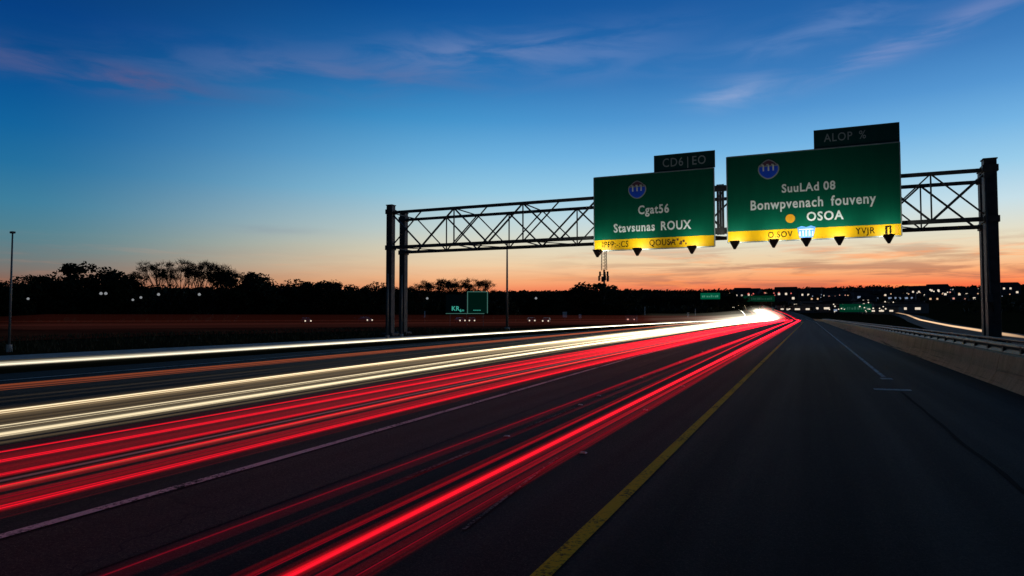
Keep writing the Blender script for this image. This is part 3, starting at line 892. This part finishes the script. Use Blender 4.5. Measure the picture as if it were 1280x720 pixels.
# ------------------------------------------------------------------ light poles on the left
def light_pole(x, y, hgt, rad, label, arm=0.0, group=None, base=True):
    root = tag(empty("light_pole", (x, y, T(x, y))), label, "light pole", group)
    mb = MB(); mb.tube([(0, 0, -.3), (0, 0, hgt * .5), (0, 0, hgt)], [rad, rad * .8, rad * .55], 8); mb.build("pole", M_lampmetal, root, smooth=True)
    if base:
        mb = MB(); mb.tube([(0, 0, -.1), (0, 0, .35)], [rad * 2.2, rad * 2.0], 8); mb.build("footing", M_gravel, root)
    if arm:
        mb = MB(); mb.box(-arm, arm, -.09, .09, hgt - .02, hgt + .08); mb.build("lamp_head", M_steel, root, bevel=.02)
    return root
light_pole(-35.4, 20.6, 5.75, .062, "thin grey pole with a small flat head at the far left edge", .10)
light_pole(-36.8, 83.0, 11.6, .17, "tall thin grey pole rising to the gantry's lower chord, mid-left", 0)
G4 = "thin pale posts beside the gantry columns"
light_pole(-28.4, 42.4, 4.9, .07, "thin pale post in front of the gantry's leftmost column", 0, G4)
light_pole(-29.5, 46.0, 5.0, .07, "thin pale post in front of the gantry's second column from the left", 0, G4)

# communication mast behind the left end of the smaller sign
mx, my = -81.7, 288.7
mast = tag(empty("communication_mast", (mx, my, T(mx, my))), "slender mast with a lattice top and a cluster of antennas above a tree mound", "mast")
mb = MB(); mb.tube([(0, 0, -1), (0, 0, 16)], [.28, .22], 8); mb.build("pole", M_lampmetal, mast)
mb = MB()
A = [(-1.25, 0, 0), (1.25, 0, 0), (0, 1.6, 0)]
for (ax, ay, _) in A: mb.bar((ax, ay, 22), (ax * .75, ay * .75, 34), .34)
for k in range(9):
    z = 22 + k * 1.33; s_ = 1 - .25 * k / 9
    for i in range(3):
        a, b = A[i], A[(i + 1) % 3]
        mb.bar((a[0] * s_, a[1] * s_, z), (b[0] * s_, b[1] * s_, z + 1.33), .12)
mb.build("lattice", M_galv, mast)
mb = MB(); mb.tube([(0, 0, 15.5), (0, 0, 22.2)], .42, 8)
for i in range(9):
    a = 2 * math.pi * i / 9 + .3; r_ = (1.5, 2.3, 1.9)[i % 3]; z0_ = (17.0, 17.4, 19.2)[i % 3]
    cx_, cy_ = math.cos(a) * r_, math.sin(a) * r_
    mb.bar((0, 0, z0_ + .9), (cx_, cy_, z0_ + .9), .22)
    mb.box(cx_ - .38, cx_ + .38, cy_ - .2, cy_ + .2, z0_, z0_ + 2.2)
mb.build("antenna_cluster", M_steel, mast)

# green guide sign across the field, on two posts
def field_sign():
    root = tag(empty("guide_sign", (-54.9, 106.6, T(-54.9, 106.6)), R(27)), "green double-panel guide sign across the red field, with lit cyan lettering", "road sign")
    mb = MB(); mb.box(-3.75, -.15, -.05, .05, 2.25, 5.6); pa = mb.build("dark_panel", M_tab, root)
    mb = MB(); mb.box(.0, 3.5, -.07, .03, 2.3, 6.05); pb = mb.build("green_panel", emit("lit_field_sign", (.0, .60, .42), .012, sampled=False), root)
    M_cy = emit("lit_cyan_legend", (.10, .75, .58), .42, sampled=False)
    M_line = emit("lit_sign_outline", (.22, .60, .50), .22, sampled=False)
    mb = MB()
    for a in (-.02, 3.46): mb.box(a, a + .14, -.10, -.07, 2.3, 6.05)
    mb.box(0, 3.6, -.10, -.071, 6.0, 6.12); mb.box(-3.75, 3.0, -.10, -.071, 2.2, 2.30)
    mb.build("outline", M_line, pb)
    lettering("KR", 1.05, -2.0, 3.1, M_cy, pa, y=-.07, bold=.03)
    lettering("6=", .7, -.95, 2.75, M_cy, pa, y=-.07, bold=.02)
    lettering("----", .9, 1.7, 2.9, M_cy, pb, y=-.10, bold=.02)
    for x in (-3, -.1, 2.8):
        mb = MB(); mb.bar((x, .12, -.2), (x, .12, 5.5), .16); mb.build("post", M_lampmetal, root)
field_sign()

# ------------------------------------------------------------------ trees
def leaf_cluster(mb, c, r, n, size, mi=0):
    for _ in range(n):
        while True:
            p = Vector((rnd.uniform(-1, 1), rnd.uniform(-1, 1), rnd.uniform(-1, 1)))
            if .25 < p.length < 1: break
        p = Vector(c) + Vector((p.x * r, p.y * r, p.z * r * .75))
        a = Vector((rnd.gauss(0, 1), rnd.gauss(0, 1), rnd.gauss(0, .8))).normalized()
        b = a.orthogonal().normalized(); s = size * rnd.uniform(.6, 1.3)
        d = a.cross(b)
        mb.add([p - b * s, p + d * s * .55, p + b * s, p - d * s * .55], [(0, 1, 2, 3)], mi)

def branching(mb, p, d, L, r, depth, tips, spread=.55, up=.12, n=5):
    q = p + d * L
    mid = p + d * L * .5 + Vector((rnd.uniform(-1, 1), rnd.uniform(-1, 1), rnd.uniform(-.5, .5))) * L * .06
    mb.tube([p, mid, q], [r, r * .85, r * .7], n, cap=False)
    if depth == 0:
        tips.append(q); return
    for _ in range(rnd.choice((2, 3, 3)) if depth > 1 else 3):
        nd = (d + Vector((rnd.uniform(-1, 1), rnd.uniform(-1, 1), rnd.uniform(-.5, .8))) * spread + Vector((0, 0, up))).normalized()
        branching(mb, q, nd, L * rnd.uniform(.62, .85), r * .62, depth - 1, tips, spread, up, max(3, n - 1))

def dense_tree(seed, H_, wr, leaves=4200, leafsize=.34, mat=None):
    rnd.seed(seed)
    t = MB(); tips = []
    branching(t, Vector((0, 0, -.3)), Vector((0, 0, 1)), H_ * .26, H_ * .028, 3, tips, .75, .10)
    cr = MB(); ncl = 46
    cl = []
    for i in range(ncl):
        a = rnd.uniform(0, 6.283); zf = rnd.uniform(.12, 1)
        prof = math.sin(min(1, (zf + .12)) * math.pi * .86) ** .6
        rr_ = wr * prof * math.sqrt(rnd.uniform(.15, 1))
        cl.append(((math.cos(a) * rr_, math.sin(a) * rr_, H_ * (.10 + .84 * zf)), rnd.uniform(.10, .20) * H_ * .9))
    for c, r in cl: leaf_cluster(cr, c, r, leaves // ncl, leafsize)
    for p in tips[:30]: leaf_cluster(cr, p, H_ * .07, 20, leafsize)
    return t.mesh("trunk", M_bark, True), cr.mesh("crown", mat or M_leaf)

def bare_tree(seed, H_, spread=.5):
    rnd.seed(seed)
    t = MB(); tw = MB(); tips = []; tips2 = []
    t.tube([(0, 0, -.3), (0, 0, H_ * .13)], [H_ * .022, H_ * .018], 6, cap=False)
    for k in range(6):
        a = k * 1.05 + rnd.uniform(-.3, .3); o = rnd.uniform(.25, .75)
        d = Vector((math.cos(a) * o, math.sin(a) * o, 1)).normalized()
        p = Vector((0, 0, H_ * rnd.uniform(.08, .13)))
        q = p + d * H_ * rnd.uniform(.20, .28)
        t.tube([p, (p + q) / 2, q], [H_ * .013, H_ * .011, H_ * .009], 5, cap=False)
        branching(tw, q, (d + Vector((0, 0, .15))).normalized(), H_ * .16, H_ * .0085, 4, tips2, spread, .20, 4)
    cr = MB()
    cr.v, cr.f, cr.m = tw.v, tw.f, tw.m
    for p in tips2:
        for _ in range(3):
            d = Vector((rnd.uniform(-1, 1), rnd.uniform(-1, 1), rnd.uniform(-.2, 1.2))).normalized()
            cr.tube([p, p + d * rnd.uniform(.5, 1.1)], [.035, .012], 3, cap=False)
        if rnd.random() < .16: leaf_cluster(cr, p, .5, 5, .20, 1)
    return t.mesh("trunk", M_bark, True), cr.mesh("crown", [M_bark, M_leaf])

DT = [dense_tree(11, 13, 5.6), dense_tree(12, 14, 6.4), dense_tree(13, 12, 6.2), dense_tree(14, 15, 5.4, mat=M_leafr), dense_tree(15, 11, 6.8)]
BT = [bare_tree(21, 17), bare_tree(22, 16, .6), bare_tree(23, 15, .55)]
BH = [max(v.co.z for v in k[1].vertices) for k in BT]
DH = [max(v.co.z for v in k[1].vertices) for k in DT]
rnd.seed(99)
def tree(kind, bearing, dist, scale, label, group, cat="tree", name="tree", wide=1.0):
    b = R(bearing); x, y = dist * math.sin(b), dist * math.cos(b)
    root = tag(empty(name, (x, y, T(x, y) - .1), rnd.uniform(0, 6.28)), label, cat, group)
    s_ = scale * rnd.uniform(.96, 1.04)
    for nm, me in zip(("trunk", "crown"), kind):
        o = bpy.data.objects.new(nm, me); col.objects.link(o); o.parent = root; o.scale = (s_ * wide, s_ * wide, s_)
    return root
def brg(px): return math.degrees(math.atan((px - 640) / 853.3)) - 23.5   # compass bearing of a point on the skyline survey
GT = "dark trees along the far side of the red field"
LT = "dark leafy tree in the tree line beyond the red field"
def hgt_for(px, ytop, D): return 1.7 + (396 - ytop) / 853.3 * D * math.cos(R(brg(px) + 23.5)) 
named = {118: "tall broad dark tree left of the bare-branched trees", 175: "lower dark tree filling in before the bare-branched trees"}
row = [(-20, 346), (8, 350), (45, 343), (78, 349), (118, 331), (138, 336), (160, 345), (300, 338), (322, 342), (338, 350), (352, 356), (372, 351), (392, 352), (410, 350), (428, 352), (448, 355), (468, 351), (492, 356), (512, 357)]
for i, (px, yt) in enumerate(row):
    D = 225 + rnd.uniform(-12, 12)
    k = DT[i % 5]; base_h = DH[i % 5]
    tree(k, brg(px), D, hgt_for(px, yt, D) / base_h * 1.02, LT if px not in (118,) else "broad dark tree, tallest of the leafy ones, left of the bare trees", GT if px != 118 else None, wide=1.25)
GB = "bare branched trees silhouetted at left"
for i, (px, yt, k) in enumerate([(196, 330, 0), (214, 325, 1), (236, 325, 2), (256, 330, 0), (276, 327, 1), (284, 336, 2)]):
    D = 215 + rnd.uniform(-8, 8)
    tree(BT[k], brg(px), D, hgt_for(px, yt, D) / BH[k], "bare tree of thin upswept branches above the left tree line", GB)
GC = "thin-crowned trees behind the green guide sign"
for i, (px, yt, k) in enumerate([(530, 349, 1), (548, 346, 2), (566, 347, 0), (583, 346, 1), (598, 350, 2)]):
    D = 240 + rnd.uniform(-6, 6)
    tree(BT[k], brg(px), D, hgt_for(px, yt, D) / BH[k], "small thin-crowned tree behind the green guide sign", GC, wide=1.2)
    tree(DT[(i + 2) % 5], brg(px + 6), D + 6, .55, LT, GT, wide=1.4)
# low tree belt in front of the far hill and the mound under the mast
for i in range(15):
    px = 556 + i * 13.5; D = 285 + rnd.uniform(-14, 14)
    yt = 366 + rnd.uniform(-3, 2)
    if 712 < px < 800: yt = 346 + abs(px - 755) * .42
    k = i % 5
    tree(DT[k], brg(px), D, hgt_for(px, yt, D) / DH[k], "low dark tree in the belt between the pole and the mast", "low trees before the far hill", wide=1.6)
for i in range(14):
    px = 778 + i * 13; D = 430 + rnd.uniform(-20, 20); k = i % 5
    tree(DT[k], brg(px), D, (3.0 + (383 - 372 + rnd.uniform(-3, 3)) / 853 * D * 1.0) / 10, "low dark tree left of where the white trails bend away", "low trees beside the bend", wide=1.5)
# shrubs on the right bank
GS = "low shrubs on the right bank"
for i, (x, y, s_) in enumerate([(19, 50, .16), (23, 62, .2), (27, 70, .22), (21, 58, .13), (40, 110, .3), (46, 140, .3), (60, 190, .4), (52, 165, .35), (72, 230, .5), (85, 280, .55), (36, 92, .2), (95, 330, .6), (110, 350, .6), (75, 300, .5)]):
    b = math.degrees(math.atan2(x, y)); tree(DT[i % 5], b, math.hypot(x, y), s_, "low dark shrub on the bank beyond the guardrail", GS, "shrub", "shrub", 1.3)

# undergrowth mass at the foot of the tree line, and the far wooded ridge
ug = MB(); rnd.seed(5)
for i in range(700):
    px = rnd.uniform(-60, 640); D = rnd.uniform(232, 262); b = R(brg(px)); hh = rnd.uniform(1.5, 9.5 if 170 < px < 310 else 5.8)
    leaf_cluster(ug, (D * math.sin(b), D * math.cos(b), hh), 3.6, 26, .8)
for i in range(420):
    px = rnd.uniform(560, 900); D = rnd.uniform(295, 330); b = R(brg(px)); hh = rnd.uniform(.5, 5.0)
    leaf_cluster(ug, (D * math.sin(b), D * math.cos(b), hh), 4.0, 22, .95)
tag(ug.build("undergrowth", M_leaf), kind='stuff')
wd = MB()
for i in range(2600):
    b = R(rnd.uniform(-64, 20)); D = rnd.uniform(1380, 1520)
    x, y = D * math.sin(b), D * math.cos(b)
    s_ = 7 + 4 * noise.noise(Vector((x / 90, y / 90, 0)))
    leaf_cluster(wd, (x, y, T(x, y) + rnd.uniform(0, .6) * s_), s_ * .8, 7, 3.0)
tag(wd.build("ridge_wood", M_leaf), kind='stuff')
hb_ = MB()
for i in range(1500):
    b = R(rnd.uniform(-30, 18)); D = rnd.uniform(420, 1300)
    x, y = D * math.sin(b), D * math.cos(b)
    if noise.noise(Vector((x / 70, y / 70, 8))) < -.05: continue
    leaf_cluster(hb_, (x, y, T(x, y) + rnd.uniform(0, 3)), 4.5, 9, 1.5)
tag(hb_.build("hillside_trees", M_leaf), kind='stuff')
# rough grass on the bank by the guardrail and along the left verge
gs = MB()
for i in range(9000):
    y = 6 + 90 * rnd.random() ** 1.4; x = rnd.uniform(4.95, 9 + y * .12)
    hgt = rnd.uniform(.15, .5); a = rnd.uniform(0, 3.14); w = .012 + y * .0006
    dx_, dy_ = math.cos(a) * w, math.sin(a) * w; lx, ly = rnd.uniform(-.12, .12), rnd.uniform(-.12, .12)
    z = T(x, y) - .03
    gs.add([(x - dx_, y - dy_, z), (x + dx_, y + dy_, z), (x + lx, y + ly, z + hgt)], [(0, 1, 2)])
for i in range(9000):
    y = 12 + 75 * rnd.random(); x = -33 - rnd.random() * 26
    hgt = rnd.uniform(.12, .4); a = rnd.uniform(0, 3.14); w = .02 + y * .0007
    dx_, dy_ = math.cos(a) * w, math.sin(a) * w; lx, ly = rnd.uniform(-.12, .12), rnd.uniform(-.12, .12)
    z = T(x, y) - .03
    gs.add([(x - dx_, y - dy_, z), (x + dx_, y + dy_, z), (x + lx, y + ly, z + hgt)], [(0, 1, 2)])
tag(gs.build("verge_grass", leaf_mat("verge_grass", (.03, .034, .014), (.075, .06, .028))), kind='stuff')

# ------------------------------------------------------------------ lamps, houses, cars, far signs
rnd.seed(31)
def lamp_meshes(hgt, head, mat):
    a = MB(); a.tube([(0, 0, -.5), (0, 0, hgt)], [.08, .05], 6)
    b = MB(); n = 8
    b.tube([(0, 0, hgt), (0, 0, hgt + head * .5), (0, 0, hgt + head)], [head * .35, head * .6, head * .25], n)
    return a.mesh("pole", M_bark), b.mesh("lamp", mat)
def lamp(meshes, x, y, label, group, z=None, s=1.0):
    root = tag(empty("street_lamp", (x, y, T(x, y) if z is None else z)), label, "street lamp", group)
    for nm, me in zip(("pole", "lamp"), meshes):
        o = bpy.data.objects.new(nm, me); col.objects.link(o); o.parent = root; o.scale = (s, s, s)
    return root
L_cool = emit("cool_lamp", (.75, .86, 1.0), 1.2, sampled=False)
L_warm = emit("warm_lamp", (1, .68, .38), 2.2, sampled=False)
L_white = emit("white_lamp", (1, .93, .8), 3.0, sampled=False)
L_red = emit("red_lamp", (1, .15, .10), 1.6, sampled=False)
L_green = emit("green_lamp", (.1, 1, .45), 1.0, sampled=False)
left_lamps = lamp_meshes(6.6, .62, emit('frosted_lamp', (.80, .84, .88), .30, sampled=False))
GL = "cool street lamps glowing in front of the left tree line"
for px, yy in [(35, 373), (126, 366), (132, 366), (166, 374), (176, 371), (198, 367), (249, 367), (534, 372), (670, 372)]:
    D = 200; b = R(brg(px)); hh = hgt_for(px, yy, D)
    lamp(left_lamps, D * math.sin(b), D * math.cos(b), "small cool-white street lamp in front of the dark left tree line", GL, s=hh / 7.1)

def house(w, d, h, wall, wins, mat, roof=True):
    ms = []
    a = MB(); a.box(-w / 2, w / 2, -d / 2, d / 2, -3, h); ms.append(("wall", a.mesh("wall", wall)))
    r = MB()
    if roof:
        o = .5; r.add([(-w / 2 - o, -d / 2 - o, h), (w / 2 + o, -d / 2 - o, h), (w / 2 + o, d / 2 + o, h), (-w / 2 - o, d / 2 + o, h), (-w / 2, 0, h + d * .3), (w / 2, 0, h + d * .3)],
                      [(0, 1, 5, 4), (2, 3, 4, 5), (0, 4, 3), (1, 2, 5), (0, 3, 2, 1)])
    else:
        r.box(-w / 2 - .2, w / 2 + .2, -d / 2 - .2, d / 2 + .2, h, h + .6)
    ms.append(("roof", r.mesh("roof", M_roof)))
    for (x, z, ww, wh) in wins:
        q = MB(); q.box(x - ww / 2, x + ww / 2, -d / 2 - .05, -d / 2 + .02, z, z + wh); ms.append(("window", q.mesh("window", mat)))
    return ms
W_warm = emit("warm_window", (1, .60, .34), .8, sampled=False)
W_white = emit("white_window", (1, .84, .66), .85, sampled=False)
W_pink = emit("pink_window", (1, .45, .36), .7, sampled=False)
W_blue = emit("blue_window", (.55, .7, 1), .4, sampled=False)
HS = [house(11, 8, 5, M_housewall[0], [(-3, 1.2, 1.6, 1.5), (2.5, 1.2, 1.4, 1.5)], W_warm),
      house(16, 10, 8, M_housewall[2], [(-5, 4.6, 1.5, 1.6), (0, 4.6, 1.5, 1.6), (5, 1.2, 1.8, 1.7)], W_white),
      house(13, 9, 5, M_housewall[1], [(-3.5, 1.4, 2.2, 1.4), (3.8, 1.4, 1.2, 1.2)], W_pink),
      house(24, 12, 7, M_housewall[2], [(-8, 2, 3, 1.8), (-2, 2, 3, 1.8), (4, 2, 3, 1.8), (9, 2, 1.6, 1.8)], W_blue, False),
      house(30, 12, 6, M_housewall[1], [(-11, 2.2, 2.4, 1.4), (-6, 2.2, 3, 1.4), (1, 2.2, 4, 1.4), (9, 2.2, 3, 1.4)], W_white, False)]
def put_house(k, bearing, D, label, group, cat="house", name="house", s=1.0, z=None):
    b = R(bearing); x, y = D * math.sin(b), D * math.cos(b)
    root = tag(empty(name, (x, y, T(x, y) if z is None else z), -b + rnd.uniform(-.4, .4)), label, cat, group)
    for nm, me in HS[k]:
        o = bpy.data.objects.new(nm, me); col.objects.link(o); o.parent = root; o.scale = (s, s, s)
    return root
GH = "small lit houses on the far hillside"
for i in range(64):
    put_house(rnd.choice((0, 0, 1, 1, 2, 2, 3)), rnd.triangular(-8, 15, 5), rnd.choice((1, 1, 0)) * rnd.uniform(120, 330) + 780, "small dark house with lit windows, far up the hillside", GH, s=rnd.uniform(.9, 1.4))
GH2 = "lit low buildings at the foot of the hillside"
for i in range(22):
    put_house(rnd.choice((4, 3, 4, 1)), rnd.uniform(-1.5, 6.5), rnd.uniform(400, 620), "long low building with bright windows at the hillside's foot", GH2, "building", "building", s=rnd.uniform(.6, .9))
far_l = [lamp_meshes(8, 1.15, emit('city_white', (1, .86, .68), 1.0, sampled=False)), lamp_meshes(8, 1.0, emit('city_warm', (1, .58, .34), .8, sampled=False)), lamp_meshes(7, 1.0, emit('city_red', (1, .20, .16), .7, sampled=False)), lamp_meshes(7, .9, emit('city_cool', (.6, .72, 1), .45, sampled=False))]
GF = ["bright white street lamps below the hillside", "orange street lamps dotted over the hillside", "red signal lamps where the road climbs", "pale blue street lamps dotted over the hillside"]
LF = ["bright white street lamp among the buildings below the hillside", "small orange street lamp on the dark hillside", "small red signal lamp where the road climbs away", "small pale blue street lamp on the dark hillside"]
for i in range(56):   # busy lights at the foot
    b = R(rnd.triangular(.8, 7.0, 3.5)); D = rnd.uniform(330, 520); lamp(far_l[0], D * math.sin(b), D * math.cos(b), LF[0], GF[0], s=rnd.uniform(.3, .62))
for i in range(48):
    b = R(rnd.uniform(-7, 14)); D = rnd.uniform(650, 1150); k = rnd.choice((1, 1, 3)); lamp(far_l[k], D * math.sin(b), D * math.cos(b), LF[k], GF[k], s=rnd.uniform(.6, 1.1))
for i in range(16):
    b = R(rnd.uniform(-4.8, -.2)); D = rnd.uniform(560, 780); lamp(far_l[2], D * math.sin(b), D * math.cos(b), LF[2], GF[2], s=rnd.uniform(.7, 1.3))
for i in range(22):   # bright row partway up
    b = R(5.0 + 6.3 * (i + rnd.random() * .8) / 22); D = rnd.uniform(800, 860); lamp(far_l[rnd.choice((0, 0, 1))], D * math.sin(b), D * math.cos(b), "white street lamp in the bright row partway up the hill", "bright row of lamps partway up the hill", s=rnd.uniform(.6, 1.25))

def far_sign(bearing, D, w, h, z, label, k, text="H" ):
    b = R(bearing); x, y = D * math.sin(b), D * math.cos(b)
    root = tag(empty("distant_sign", (x, y, T(x, y)), -b), label, "road sign")
    zb = z - T(x, y)
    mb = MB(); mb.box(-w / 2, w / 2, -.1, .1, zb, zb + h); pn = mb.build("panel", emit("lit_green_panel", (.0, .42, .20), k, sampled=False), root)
    mb = MB(); q = -w * .42
    while q < w * .4:
        u = rnd.uniform(.3, 1.1); mb.box(q, q + u, -.16, -.11, zb + h * .3, zb + h * rnd.uniform(.5, .7)); q += u + rnd.uniform(.25, .7)
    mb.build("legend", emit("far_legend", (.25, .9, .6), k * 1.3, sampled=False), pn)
    for xx in (-w * .4, w * .4):
        mb = MB(); mb.bar((xx, .3, -1), (xx, .3, zb + h), .35); mb.build("post", M_steel, root)
def ez(y, D, b): return 1.7 + (396 - y) / 853.3 * D * math.cos(R(b + 23.5))
far_sign(-7.3, 340, 9, 3.0, ez(374, 340, -7.3), "lit green sign beyond the trees, left one of the two above the bend", .20)
far_sign(-3.6, 420, 17, 3.4, ez(377, 420, -3.6), "long dim green sign above the bend, right one of the two", .05)
far_sign(3.2, 400, 15, 4.2, ez(390, 400, 3.2), "dim green sign among the bright lights right of the road's end", .07)

M_head = emit('parked_headlight', (1, .85, .66), .9, sampled=False)
def car_proto():
    b = MB()
    prof = [(-2.1, .35), (-2.1, .85), (-1.9, .95), (-1.2, 1.0), (-.6, 1.42), (.8, 1.45), (1.5, 1.05), (2.1, .95), (2.15, .35)]
    n = len(prof)
    vs = [(-.85 if z < 1.1 else -.7, y, z) for y, z in prof] + [(.85 if z < 1.1 else .7, y, z) for y, z in prof]
    b.add(vs, [tuple(range(n)), tuple(range(2 * n - 1, n - 1, -1))] + [(i, n + i, n + (i + 1) % n, (i + 1) % n) for i in range(n)])
    root = empty("car"); b.build("body", simple("car_paint", (.05, .05, .06), .35, .3, .1), root, bevel=.04)
    w = MB(); w.add([(-.6, -1.16, 1.03), (.6, -1.16, 1.03), (.55, -.64, 1.39), (-.55, -.64, 1.39)], [(0, 1, 2, 3)]); w.build("windscreen", simple("glass_dark", (.02, .02, .025), .1), root)
    for sx in (-.8, .8):
        for sy in (-1.3, 1.3):
            q = MB(); q.tube([(sx - .1, sy, .33), (sx + .1, sy, .33)], .33, 12); q.build("wheel", M_tar, root)
        q = MB(); q.tube([(sx * .8, -2.09, .72), (sx * .8, -2.16, .72)], .17, 10); q.build("headlight", M_head, root)
    return root
car0 = car_proto()
for i, (px, D, rz, lab) in enumerate([(664, 165, .1, "parked car with lit headlights, left one of the pair right of the tall pole"), (683, 158, -.1, "parked car with lit headlights, right one of the pair right of the tall pole"),
                         (575, 172, .3, "parked car with lit headlights just below the green guide sign, left one"), (590, 172, .0, "parked car with lit headlights just below the green guide sign, right one"),
                         (457, 170, .5, "parked car with lit headlights left of the gantry's left columns"), (383, 168, .2, "parked car with lit headlights at the field edge, farthest left")]):
    c = car0 if i == 0 else copy_tree(car0)
    b = R(brg(px)); x, y = D * math.sin(b), D * math.cos(b)
    c.location = (x, y, T(x, y) + .07); c.rotation_euler = (0, 0, -b + rz); tag(c, lab, "car", "cars parked at the far edge of the red field")

# little pale things in front of the dark belt
put_house(2, brg(789), 262, "small pale hut at the foot of the dark tree belt", None, "hut", "hut", s=.32)
for px, D, hgt, w, lab in [(806, 240, 5.2, .35, "pale post right of the small hut"), (706, 230, 3.4, 1.5, "small pale board on a post, left of the mast"), (725, 235, 2.6, .9, "narrower pale board on a post, next to the mast"),
                           (860, 250, 3.2, .7, "pale marker left one of two before the white trails bend"), (869, 255, 4.6, .3, "thin pale marker right one of two before the white trails bend"), (531, 200, 3.4, .35, "short pale marker left of the green guide sign")]:
    b = R(brg(px)); x, y = D * math.sin(b), D * math.cos(b)
    root = tag(empty("roadside_marker", (x, y, T(x, y)), -b), lab, "marker post")
    mb = MB(); mb.bar((0, 0, -.3), (0, 0, hgt), .14); mb.build("post", M_lampmetal, root)
    mb = MB(); mb.box(-w / 2, w / 2, -.13, -.08, hgt * .45, hgt); mb.build("board", M_swhite, root)

# raised pavement reflectors between the lanes
M_refl = simple("reflector_lens", (.85, .78, .55), .15, 0, .1)
body = MB(); body.add([(-.06, -.055, 0), (.06, -.055, 0), (.06, .055, 0), (-.06, .055, 0), (-.045, -.02, .022), (.045, -.02, .022), (.045, .02, .022), (-.045, .02, .022)],
                      [(0, 1, 5, 4), (1, 2, 6, 5), (2, 3, 7, 6), (3, 0, 4, 7), (4, 5, 6, 7)])
bm_ = body.mesh("body", M_swhite)
lens = MB(); lens.add([(-.05, -.056, .004), (.05, -.056, .004), (.042, -.026, .021), (-.042, -.026, .021)], [(0, 1, 2, 3)]); lm_ = lens.mesh("lens", M_refl)
GR_ = "raised reflectors along the worn lane markings"
for i, (x, y) in enumerate([(-3.95, 8.9), (-4.05, 12.6), (-4.15, 14.2), (-4.3, 18.9), (-4.45, 26), (-4.75, 34), (-5.0, 44), (-2.6, 8.2), (-2.75, 12.4), (-2.85, 17)]):
    root = tag(empty("pavement_reflector", (x, y, .010)), "small pale raised reflector glued on the dark lane", "reflector", GR_)
    o = bpy.data.objects.new("body", bm_); col.objects.link(o); o.parent = root
    o = bpy.data.objects.new("lens", lm_); col.objects.link(o); o.parent = root
    root.scale = (.7, .7, .7)
